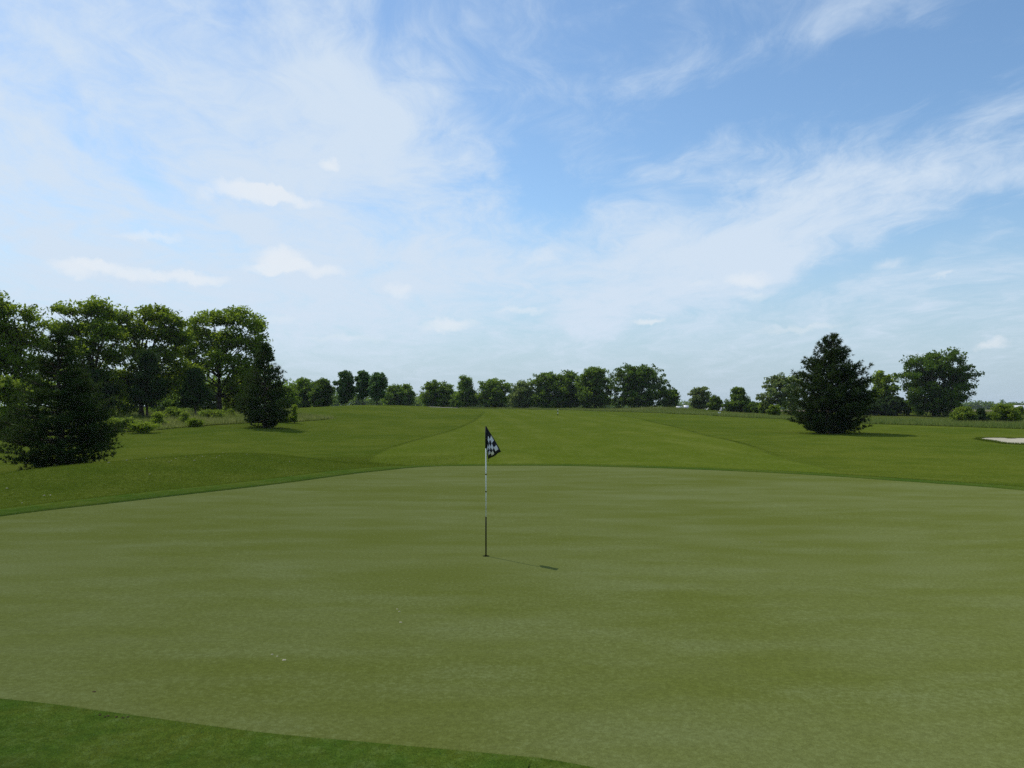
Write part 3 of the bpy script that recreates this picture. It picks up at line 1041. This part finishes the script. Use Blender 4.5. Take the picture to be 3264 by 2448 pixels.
BUSH = [bush(41, 2.2, 1.5, 1700, .10, 6, 'vase', .20, 12), bush(42, 1.8, 1.7, 1500, .10, 6, 'cone', .20, 12), bush(43, 2.8, 1.4, 1900, .10, 7, 'vase', .22, 12)]
for px, dpt, k, s, m, lab in [
    (556, 84, 0, 1.0, 'leaf_lime', 'lime green bush left of the small dark tree trunk'),
    (505, 72, 1, .9, 'leaf', 'low leafy bush at the front of the weedy ground, left of the others'),
    (680, 84, 2, .85, 'leaf_lime', 'low yellow-green bush at the foot of the forked tree'),
    (590, 76, 1, .75, 'leaf_lime', 'upright yellow-green bush in the weeds nearer the mown edge'),
    (735, 88, 1, .7, 'leaf', 'little bush just left of the conical pine'),
    (908, 80, 0, .75, 'leaf', 'low green bush just right of the conical pine'),
    (385, 66, 2, 1.0, 'leaf_lime', 'bright bush low against the right flank of the near pine'),
    (450, 64, 2, .8, 'leaf', 'dark green bush on the mown edge right of the near pine'),
    (620, 70, 0, .6, 'leaf', 'small dark bush at the mown edge below the weeds'),
    (800, 96, 1, .8, 'leaf_lime', 'bright bush deep in the weeds beyond the forked tree'),
]:
    b = BUSH[k]
    plant_tree('bush', px, dpt, b[0], b[1], M[m], lab, 'bush', 'bushes in the weedy ground', rz=px * .37, sc=(s * 1.35, s * 1.2, s * .8), crown_name='foliage', trunk_name='stems')
    # materials differ between copies that share a mesh
    o = COL.objects[-1]
    o.material_slots[0].link = 'OBJECT'
    o.material_slots[0].material = M[m]
for q, (px, dpt, Wm, Hm, m, lab) in enumerate([
        (385, 100, 6.0, 3.6, 'leaf', 'leafy thicket filling the gap right of the near pine'),
        (530, 112, 6.0, 3.0, 'leaf_far', 'low thicket below the gap between the two tall trees'),
        (655, 122, 6.5, 3.4, 'leaf_deep', 'dark thicket behind the trunk of the forked tree'),
        (745, 108, 4.0, 3.2, 'leaf_lime', 'bright leafy thicket between forked trunk and conical pine foot'),
        (900, 128, 5.5, 3.6, 'leaf_far', 'thicket showing just right of the conical pine')]):
    wd, cr = bush(140 + q, Wm, Hm, 4200, .17, 6, 'round', .42, 18)
    plant_tree('thicket', px, dpt, wd, cr, m, lab, 'shrub', 'thickets below the left trees', crown_name='foliage', trunk_name='stems')
wd, cr = bush(44, .8, 1.9, 700, .10, 1, 'cone', .16)
plant_tree('sapling', 938, 80, wd, cr, 'leaf', 'slim green sapling standing in the tan grass right of the pine', 'sapling', crown_name='foliage', trunk_name='stem')

# ------------------------------------------------------------------ middle and far trees
FAR = []


def far_tree(name, x0, x1, top, depth, label, mat='leaf_far', shape='round', seed=1, nleaf=4200, leaf=.30, clear=.06, multi=1, clump=.55, nl=16, cat='tree', group=None, base=None, per=24, shell=2.0, lopsided=None):
    px = (x0 + x1) / 2
    br = row_of(px, depth)
    H = hpx(br - top, depth) * .99
    W = hpx((x1 - x0) / 2, depth) * (1.22 if shape in ('round', 'cone') else 1.02)
    r_ = np.random.default_rng(seed)
    lb = auto_lobes(r_, H, W, H * clear, nl, shape)
    if lopsided:
        k = depth / FPX
        lb += [((a - px) * k, 0, (br - b) * k, r * k, r * k, r * k * .8) for a, b, r in lopsided]
    wd, cr = broad_meshes(seed, H, lb, H * clear, max(.035, H * .012) if multi == 1 else max(.03, H * .008), int(nleaf * 2.1), leaf, clump, per, multi=multi, shell=shell, up=.7)
    return plant_tree(name, px, depth, wd, cr, mat, label, cat, group)


G_ROW = 'trees along the far side of the course'
far_tree('broadleaf_tree', 928, 1004, 1208, 172, 'pale-topped leafy tree just behind the hill right of the pine', 'leaf_far', seed=51, group=G_ROW, nl=18)
far_tree('broadleaf_tree', 992, 1056, 1210, 168, 'dark tree beside the pale-topped one behind the hill', 'leaf_deep', seed=52, group=G_ROW)
far_tree('poplar_tree', 1068, 1132, 1183, 165, 'leftmost of three upright trees on the hill crest', 'leaf_blue', 'oval', seed=53, group='three upright trees on the hill', clear=.10, nleaf=3600, clump=.4, nl=20)
far_tree('poplar_tree', 1133, 1180, 1185, 163, 'middle and thinnest of three upright trees on the hill crest', 'leaf_blue', 'oval', seed=54, group='three upright trees on the hill', clear=.22, nleaf=2800, clump=.38, nl=18)
far_tree('poplar_tree', 1176, 1232, 1188, 161, 'rightmost of three upright trees on the hill crest', 'leaf_blue', 'oval', seed=55, group='three upright trees on the hill', clear=.18, nleaf=3400, clump=.4, nl=20)
far_tree('broadleaf_tree', 1224, 1290, 1230, 235, 'low rounded tree just right of the three upright trees', 'leaf_far', seed=56, group=G_ROW)
far_tree('broadleaf_tree', 1262, 1318, 1226, 240, 'rounded tree bordering the gap of blue distant woods', 'leaf_far', seed=57, group=G_ROW)
far_tree('broadleaf_tree', 1343, 1440, 1216, 225, 'dense round tree right of the gap, behind the far bunker', 'leaf_far', seed=58, group=G_ROW, nleaf=5200, nl=20)
far_tree('broadleaf_tree', 1440, 1527, 1201, 222, 'tree with a pointed uneven top between two round ones', 'leaf_far', 'cone', seed=59, group=G_ROW, nl=20)
far_tree('broadleaf_tree', 1518, 1628, 1208, 220, 'wide domed tree above the flag', 'leaf_far', seed=60, group=G_ROW, nleaf=5600, nl=22)
far_tree('broadleaf_tree', 1630, 1692, 1218, 212, 'small pale shrubby tree at the left end of the central clump', 'leaf_pale', seed=61, group=G_ROW, clump=.6)
far_tree('broadleaf_tree', 1688, 1806, 1184, 212, 'leafy tree on the left of the central clump', 'leaf_far', seed=62, group=G_ROW, nleaf=6000, nl=24)
far_tree('broadleaf_tree', 1770, 1862, 1182, 214, 'middle tree of the central clump, slightly hidden', 'leaf_far', seed=63, group=G_ROW, nleaf=5000, nl=22)
far_tree('broadleaf_tree', 1842, 1952, 1167, 208, 'tall tree on the right of the central clump', 'leaf_far', seed=64, group=G_ROW, nleaf=6500, nl=24, clear=.08)
far_tree('broadleaf_tree', 1950, 2122, 1160, 204, 'largest dark rounded tree standing right of the narrow gap', 'leaf_deep', seed=65, group=G_ROW, nleaf=9500, nl=30, clear=.04)
far_tree('broadleaf_tree', 2104, 2166, 1242, 200, 'thin-leaved shrubby tree at the foot of the largest round tree', 'leaf_far', 'vase', seed=66, group=G_ROW, nleaf=2600, clump=.4)
far_tree('shrubby_tree', 2188, 2272, 1236, 200, 'airy greyish shrub with upright twigs behind the grass mound', 'leaf_pale', 'vase', seed=67, nleaf=2600, clump=.4, multi=5, group='shrubs behind the grass mound')
far_tree('shrubby_tree', 2258, 2298, 1262, 196, 'small dark shrub just left of the white ball washer', 'leaf_far', seed=68, nleaf=1300, clump=.35, multi=3, group='shrubs behind the grass mound')
far_tree('shrubby_tree', 2310, 2396, 1237, 192, 'pale-topped dome-shaped shrub right of the ball washer', 'leaf_far', 'cone', seed=69, nleaf=4600, clump=.45, multi=4, nl=20, group='shrubs behind the grass mound')
far_tree('shrubby_tree', 2378, 2436, 1284, 188, 'low dark hedge-like shrub beside the dome-shaped one', 'leaf_deep', seed=70, nleaf=2000, clump=.35, multi=4, group='shrubs behind the grass mound')
far_tree('shrubby_tree', 2422, 2462, 1280, 180, 'low bright green shrub left of the twisted tree', 'leaf_lime', seed=71, nleaf=1300, clump=.3, multi=3, group='shrubs behind the grass mound')
far_tree('broadleaf_tree', 2424, 2532, 1194, 176, 'airy twisted tree with open branches left of the lone pine', 'leaf_pale', 'round', seed=72, nleaf=3000, clump=.38, nl=18, clear=.2, shell=1.2)
far_tree('broadleaf_tree', 2490, 2580, 1190, 182, 'half-bare grey tree partly behind the lone pine', 'leaf_pale', 'vase', seed=73, nleaf=1500, clump=.4, nl=16, clear=.15, multi=3)
far_tree('shrub', 2450, 2486, 1291, 150, 'small round green shrub on the meadow edge left of the pine', 'leaf_lime', seed=74, nleaf=1400, clump=.25, leaf=.18, multi=3, cat='shrub')
far_tree('broadleaf_tree', 2762, 2862, 1182, 176, 'thin-leaved tree showing behind the right of the lone pine', 'leaf', 'round', seed=75, nleaf=3600, clump=.42, nl=18, clear=.15, shell=1.3)
far_tree('shrub', 2755, 2895, 1268, 172, 'dark wide shrub under the thin-leaved tree', 'leaf_dark', seed=76, nleaf=4200, clump=.4, multi=5, cat='shrub')
kx = 165
br_ = row_of(2985, kx)
wd, cr = broad_meshes(77, hpx(br_ - 1116, kx), lobes_px(2985, br_, kx, [
    (2905, 1160, 28), (2945, 1145, 26), (2985, 1135, 28), (3030, 1132, 30), (3055, 1142, 18), (2890, 1190, 26), (2930, 1190, 32), (2985, 1180, 36), (3045, 1180, 36), (3080, 1195, 20),
    (2905, 1235, 32), (2960, 1230, 38), (3030, 1230, 38), (3070, 1225, 24), (2920, 1270, 30), (2975, 1275, 36), (3035, 1275, 34), (2940, 1300, 28), (3000, 1305, 30), (3050, 1300, 22), (2985, 1165, 42), (2965, 1255, 46), (3030, 1255, 42), (2985, 1205, 46), (3035, 1205, 40), (2865, 1198, 12)], 77),
    1.5, .34, 26000, .27, .6, 24, multi=2, shell=1.2)
plant_tree('broadleaf_tree', 2985, kx, wd, cr, 'leaf_deep', 'big lopsided full tree standing at the far right', 'tree')
far_tree('shrub', 3036, 3108, 1300, 106, 'light green bush in the right meadow below the lopsided tree', 'leaf_lime', seed=78, nleaf=2200, leaf=.14, clump=.25, multi=3, cat='shrub', group='shrubs in the right meadow')
far_tree('shrub', 3104, 3148, 1302, 104, 'small dark blue-green juniper between two bright bushes', 'leaf_dark', 'cone', seed=79, nleaf=1800, leaf=.12, clump=.16, multi=1, cat='shrub', group='shrubs in the right meadow')
far_tree('shrub', 3156, 3254, 1288, 104, 'round bright green bush nearest the right edge of the picture', 'leaf_lime', seed=80, nleaf=3400, leaf=.14, clump=.26, multi=4, cat='shrub', group='shrubs in the right meadow')

# ------------------------------------------------------------------ far woods (one mass on the horizon)
rngW = np.random.default_rng(90)


def woods(name, spots, nleaf, leaf, mat, label):
    P, Tn = [], []
    for (px, dpt, hgt, wid_) in spots:
        x, y, z = spot(px, dpt)
        for k in range(4):
            c = np.array((x + rngW.normal() * wid_ * .45, y + rngW.normal() * wid_ * .4, z + hgt * rngW.uniform(.22, .72)))
            n = nleaf // 4
            u = rand_unit(rngW, n) * (rngW.uniform(0, 1, n) ** (1 / 2.6))[:, None] * np.array((wid_ * .5, wid_ * .5, hgt * .36))
            p = c + u
            p[:, 2] = np.clip(p[:, 2], z + .1, z + hgt)
            P.append(p); Tn.append(np.full(n, rngW.uniform(0, .8)) + rngW.uniform(0, .25, n))
    v, f = leaves(rngW, np.concatenate(P), leaf)
    o = obj(name, np_mesh(name, v, f, tint=np.concatenate(Tn)), M[mat])
    return tag(o, label, 'woods', kind='stuff')


sp = []
for px in np.arange(900, 1960, 16):
    sp.append((px + rngW.uniform(-6, 6), rngW.uniform(430, 520), rngW.uniform(8, 13), rngW.uniform(6, 10)))
woods('distant_woods', sp, 420, .9, 'leaf_far', 'blue-green distant woods seen in gaps of the tree row')
sp = []
for px in np.arange(1700, 3420, 15):
    sp.append((px + rngW.uniform(-8, 8), rngW.uniform(900, 1050), rngW.uniform(6, 11) * (1.25 if rngW.random() < .12 else 1), rngW.uniform(8, 15)))
woods('distant_tree_line', sp, 240, 1.4, 'leaf_far', 'hazy low tree line on the horizon behind the right fields')
sp = []
for px in np.arange(-300, 940, 17):
    sp.append((px + rngW.uniform(-6, 6), rngW.uniform(185, 235), rngW.uniform(6.5, 9.5), rngW.uniform(5, 8)))
woods('background_woods', sp, 420, .40, 'leaf_far', 'dim woods seen between the trunks of the left trees')


# ------------------------------------------------------------------ far farm buildings
def barn(name, px, depth, L, Wd, eave, ridge, wall, roof, label, cat='building', rz=0.0, dz=0):
    x, y, z = spot(px, depth)
    o = empty(name, (x, y, z + dz - .2), rz, label, cat, 'farm buildings on the horizon')
    g = Geo()
    hx_, hy_ = L / 2, Wd / 2
    g.add([(-hx_, -hy_, 0), (hx_, -hy_, 0), (hx_, hy_, 0), (-hx_, hy_, 0), (-hx_, -hy_, eave), (hx_, -hy_, eave), (hx_, hy_, eave), (-hx_, hy_, eave)],
          [(0, 1, 5, 4), (1, 2, 6, 5), (2, 3, 7, 6), (3, 0, 4, 7)])
    g.add([(-hx_, -hy_, eave), (-hx_, hy_, eave), (-hx_, 0, ridge)], [(0, 1, 2)])
    g.add([(hx_, -hy_, eave), (hx_, hy_, eave), (hx_, 0, ridge)], [(0, 1, 2)])
    obj('wall', g.mesh('wall'), M[wall], o)
    g = Geo()
    e = .35
    t_ = .12
    sl = (ridge - eave) / hy_
    for s in (-1, 1):
        a = [(-hx_ - e, s * (hy_ + e), eave - sl * e + .05), (hx_ + e, s * (hy_ + e), eave - sl * e + .05), (hx_ + e, 0, ridge + .05), (-hx_ - e, 0, ridge + .05)]
        b = [(p[0], p[1], p[2] + t_) for p in a]
        g.add(a + b, [(0, 1, 2, 3), (4, 5, 6, 7), (0, 1, 5, 4), (1, 2, 6, 5), (3, 0, 4, 7)])
    obj('roof', g.mesh('roof'), M[roof], o)
    g = Geo(); g.box((-hx_ * .3, -hy_ - .06, eave * .4), (L * .14, .1, eave * .8))
    obj('door', g.mesh('door'), M['door_dark'], o)
    for q in ((.1, .45, .75) if wall == 'wall_white' else ()):
        g = Geo(); g.box((hx_ * q, -hy_ - .05, eave * .58), (L * .06, .08, eave * .28))
        obj('window', g.mesh('window'), M['door_dark'], o)
    return o


barn('barn', 2162, 640, 2.8, 4, 2.4, 3.6, 'wall_white', 'roof_white', 'small white farm building behind the trees left of the airy shrub', rz=.1)
barn('barn', 2187, 655, 3.2, 4, 3.2, 4.4, 'wall_white', 'roof_white', 'white-roofed shed seen just left of the airy shrub', rz=-.1)
barn('barn', 2264, 620, 5, 6, 2.0, 3.2, 'wall_white', 'roof_white', 'white shed glimpsed between the airy shrub and small dark shrub')
barn('barn', 2302, 630, 4, 6, 2.0, 3.2, 'wall_white', 'roof_white', 'white shed glimpsed above the ball washer', rz=.2)
barn('farmhouse', 2394, 600, 4.5, 6, 4.0, 6.0, 'wall_white', 'roof_grey', 'white farmhouse with dark roof right of the dome-shaped shrub')
barn('barn', 2880, 640, 12, 8, 2.8, 4.4, 'wall_white', 'roof_white', 'long white barn behind the gap left of the lopsided tree')
barn('barn', 3256, 860, 20, 9, 2.8, 4.8, 'wall_white', 'roof_white', 'long white-roofed barn on the horizon at the right edge')
x, y, z = spot(2886, 560)
silo = empty('silo', (x, y, z), 0, 'dark blue silo in front of the long white barn', 'silo')
g = Geo(); g.tube([(0, 0, -.2), (0, 0, 4.6)], [2.0, 2.0], 20); obj('body', g.mesh('body', True), M['silo_blue'], silo)
g = Geo(); g.tube([(0, 0, 4.6), (0, 0, 5.3), (0, 0, 5.7)], [2.05, 1.3, .2], 20); obj('dome', g.mesh('dome', True), M['silo_blue'], silo)
barn('shed', 560, 190, 7, 6, 2.4, 3.6, 'wall_grey', 'roof_grey', 'pale grey shed seen between the trunks on the left', rz=.25, dz=.2)

# ------------------------------------------------------------------ grasses
rngG = np.random.default_rng(70)


def blades(name, X, Y, hgt, wid_, lean, mat, label, tint=None, lift=0.0, nper=1, spread=.0):
    n = len(X)
    if nper > 1:
        X = np.repeat(X, nper) + rngG.normal(size=n * nper) * spread
        Y = np.repeat(Y, nper) + rngG.normal(size=n * nper) * spread
        hgt = np.repeat(np.broadcast_to(hgt, n), nper)
        if tint is not None:
            tint = np.repeat(tint, nper)
        n = n * nper
    h = np.broadcast_to(hgt, n) * rngG.uniform(.5, 1.2, n)
    a = rngG.uniform(0, 2 * np.pi, n)
    la = rngG.uniform(0, 2 * np.pi, n)
    ll = np.abs(rngG.normal(size=n)) * lean * h
    Z = gz(X, Y) + lift
    c, s = np.cos(a) * wid_ * .5, np.sin(a) * wid_ * .5
    v = np.stack([np.stack([X - c, Y - s, Z], -1), np.stack([X + c, Y + s, Z], -1), np.stack([X + np.cos(la) * ll, Y + np.sin(la) * ll, Z + h], -1)], 1).reshape(-1, 3)
    tn = rngG.uniform(0, 1, n) if tint is None else np.clip(.6 * tint + .4 * rngG.uniform(0, 1, n), 0, 1)
    o = obj(name, np_mesh(name, v, np.arange(n * 3).reshape(-1, 3), tint=tn), M[mat])
    return tag(o, label, 'grass', kind='stuff')


def patch(x, y, s, seed):
    return .5 + .5 * np.sin(x * s + seed + 1.7 * np.sin(y * s * .8 + seed * 2)) * np.cos(y * s * 1.1 - seed + 1.3 * np.sin(x * s * .6))


# near fringe at the bottom of the picture
n = 150000
X = rngG.uniform(-6.5, 4.0, n); Y = rngG.uniform(4.6, 8.6, n)
GLo = offset_loop(GL, 1.15)
k = ~inside(offset_loop(GL, .004), X, Y) & inside(GLo, X, Y)
X, Y = X[k], Y[k]
blades('fringe_grass', X, Y, .020, .0028, .7, 'fringe_blade', 'short dense fringe grass along the near edge of the green', lift=.028, tint=patch(X, Y, 2.2, 3))
# taller cut where collar meets rough on the far left, and the rough of the mound
n = 260000
X = rngG.uniform(-26, 2, n); Y = rngG.uniform(15, 44, n)
k = ~inside(GLo, X, Y) & (X < -2.5) & (X / Y > -.70)
X, Y = X[k], Y[k]
blades('rough_grass', X, Y, .055, .010, .6, 'grass_blade', 'rough grass covering the mound left of the green', tint=patch(X, Y, .9, 1))
e = offset_loop(GL, 1.17)
q = rngG.integers(0, len(e), 42000)
fr0 = rngG.uniform(0, 1, len(q))[:, None]
E = e[q] * (1 - fr0) + e[(q + 1) % len(e)] * fr0 + rngG.normal(size=(len(q), 2)) * .035
k = (E[:, 1] > 12) & (np.abs(E[:, 0] / E[:, 1]) < .75)
blades('rough_edge_grass', E[k, 0], E[k, 1], .06, .010, .35, 'grass_blade', 'line of taller grass where the collar meets the rough')

for nm, fxx, lab in (('fairway_edge_grass', fl, 'line of longer grass along the left edge of the fairway'), ('fairway_edge_grass', fr_, 'line of longer grass along the right edge of the fairway')):
    Y = 42 + 118 * rngG.uniform(0, 1, 16000) ** 1.25
    k = rngG.uniform(0, 1, len(Y)) < .6 * np.clip(np.minimum((Y - 42) / 10, (160 - Y) / 50), 0, 1) * (.25 + .75 * patch(Y, Y * .3, .45, 2))
    Y = Y[k]
    X = np.interp(Y, fy, fxx) + rngG.normal(size=len(Y)) * .10
    blades(nm, X, Y, .024, .03, .7, 'grass_blade', lab)

for L in BUNKER_EDGES[:1]:
    q = rngG.integers(0, len(L), 9000)
    f0 = rngG.uniform(0, 1, len(q))[:, None]
    E = L[q] * (1 - f0) + L[(q + 1) % len(L)] * f0
    E = E + (E - L.mean(0)) * np.abs(rngG.normal(size=(len(q), 1))) * .03
    blades('bunker_lip_grass', E[:, 0], E[:, 1], .16, .03, .5, 'grass_blade', 'ragged grass lip round the sand bunker at the right edge')

# long grass of the left weedy ground
n = 42000
X = rngG.uniform(-75, -20.6, n); Y = rngG.uniform(48, 140, n)
yl = np.interp(X, lx, ly); yh = np.interp(X, lx, ltop)
dens = 1.0 / (1 + ((Y - yl) / 22.0).clip(0) ** 1.2)
k = (Y > yl) & (Y < yh) & (X / Y > -.72) & (rngG.uniform(0, 1, n) < dens)
X, Y = X[k], Y[k]
pt = patch(X, Y, .35, 2)
blades('weeds', X, Y, .30 + .60 * patch(X, Y, .5, 6) ** 2, .030, .5, 'long_grass', 'tangled weeds and tall grass below the left trees', tint=pt, nper=7, spread=.14)
# long grass of the right meadow
n = 60000
X = rngG.uniform(-14, 120, n)
yl = np.interp(X, rx, ry)
Y = yl + np.abs(rngG.normal(size=n)) * 26
k = (Y < 255) & (np.abs(X / Y) < .72)
X, Y, yl = X[k], Y[k], yl[k]
pt = patch(X, Y, .16, 5) * np.clip((Y - yl) / 5, .15, 1)
blades('meadow_grass', X, Y, .32 + .22 * patch(X, Y, .3, 4), .05, .45, 'long_grass', 'long unmown grass of the meadow on the right', tint=pt, nper=5, spread=.22)

# ------------------------------------------------------------------ scraps on the turf
def scrap_mesh(seed, L):
    r_ = np.random.default_rng(seed)
    g = Geo()
    g.tube([(-L / 2, 0, .006), (-L * .1, L * .08, .018), (L * .2, -L * .05, .014), (L / 2, L * .06, .006)], [L * .06, L * .13, L * .10, L * .03], 6)
    return g.mesh('pale_scrap')


SM = [scrap_mesh(1, .07), scrap_mesh(2, .10)]
for (px, py) in [(405, 1470), (466, 1464), (594, 1460), (546, 1472), (645, 1458), (700, 1456), (787, 1451), (766, 1482), (478, 1515), (141, 1584), (160, 1583), (22, 1561),
                 (560, 1465), (711, 1447), (923, 1474), (347, 1478), (620, 1471), (70, 1608), (1150, 1448), (290, 1474), (312, 1470), (616, 1448), (540, 1476), (690, 1462)]:
    x, y = hit(px, py)
    o = tag(obj('pale_scrap', SM[(px + py) % 2], M['chip'], None, (x, y, g1(x, y) + .025)), 'pale dry scrap lying on the grassy mound left of the green', 'scrap', 'pale scraps on the mound')
    o.rotation_euler = (0, 0, px * .7)
for (px, py, s, lab) in [(2422, 1733, .55, 'tiny white scrap on the green, right one of a pair'), (2295, 1751, .45, 'tiny white scrap on the green, left one of a pair')]:
    x, y = hit(px, py)
    o = tag(obj('pale_scrap', SM[0], M['chip'], None, (x, y, g1(x, y) + .022)), lab, 'scrap')
    o.scale = (s, s, s)
    o.rotation_euler = (0, 0, px)


# clods: ball marks and loose soil on the green
def clod(px, py, size, mat, label, seed, name='turf_clod'):
    r_ = np.random.default_rng(seed)
    x, y = hit(px, py)
    th = np.linspace(0, 2 * np.pi, 9, endpoint=False)
    rr = size * r_.uniform(.6, 1.2, 9)
    v = np.concatenate([np.column_stack([np.cos(th) * rr, np.sin(th) * rr * .7, np.full(9, -.004)]), np.column_stack([np.cos(th) * rr * .6, np.sin(th) * rr * .42, size * r_.uniform(.12, .32, 9)]), [[0, 0, size * .25]]])
    i = np.arange(9); j = (i + 1) % 9
    me = np_mesh(name, v, [np.stack([i, j, j + 9, i + 9], -1), np.stack([i + 9, j + 9, np.full(9, 18)], -1)])
    return tag(obj(name, me, M[mat], None, (x, y, g1(x, y) + .024)), label, 'turf clod')


clod(905, 2112, .024, 'chip', 'pale raised ball mark on the left of the green', 1)
clod(868, 2094, .018, 'chip', 'faint upper crumb beside the pale ball mark', 2)
clod(884, 2101, .014, 'chip', 'smallest crumb beside the pale ball mark', 3)
clod(1266, 1948, .014, 'chip', 'topmost of three small crumbs left of the flag shadow', 4)
clod(1273, 1956, .016, 'chip', 'middle of three small crumbs left of the flag shadow', 5)
clod(1278, 1991, .020, 'chip', 'lowest of three small crumbs left of the flag shadow', 6)
clod(300, 2215, .020, 'soil', 'dark soil crumb on the green near the bottom left', 7)
for s, (px, py) in enumerate([(318, 2293), (345, 2296), (372, 2299), (392, 2303), (408, 2300), (335, 2300)]):
    o = clod(px, py, .014, 'soil', 'dark soil crumb at the fringe line near the bottom left', 20 + s)
    o['group'] = 'soil crumbs at the fringe line'
    o.location.z += .012

# ------------------------------------------------------------------ air
g = Geo()
g.box((0, 1330, 12.0), (4700, 2830, 28.0))
hz_ = obj('haze', g.mesh('haze'), None)
tag(hz_, 'faint summer haze over the whole course', 'haze', kind='stuff')
m, t, out = mat_new('haze_air')
pv = t.new('ShaderNodeVolumePrincipled')
pv.inputs['Color'].default_value = (0.80, 0.88, 1.0, 1)
pv.inputs['Density'].default_value = 0.00008
pv.inputs['Anisotropy'].default_value = 0.2
t.l.new(pv.outputs[0], out.inputs['Volume'])
hz_.data.materials.append(m)
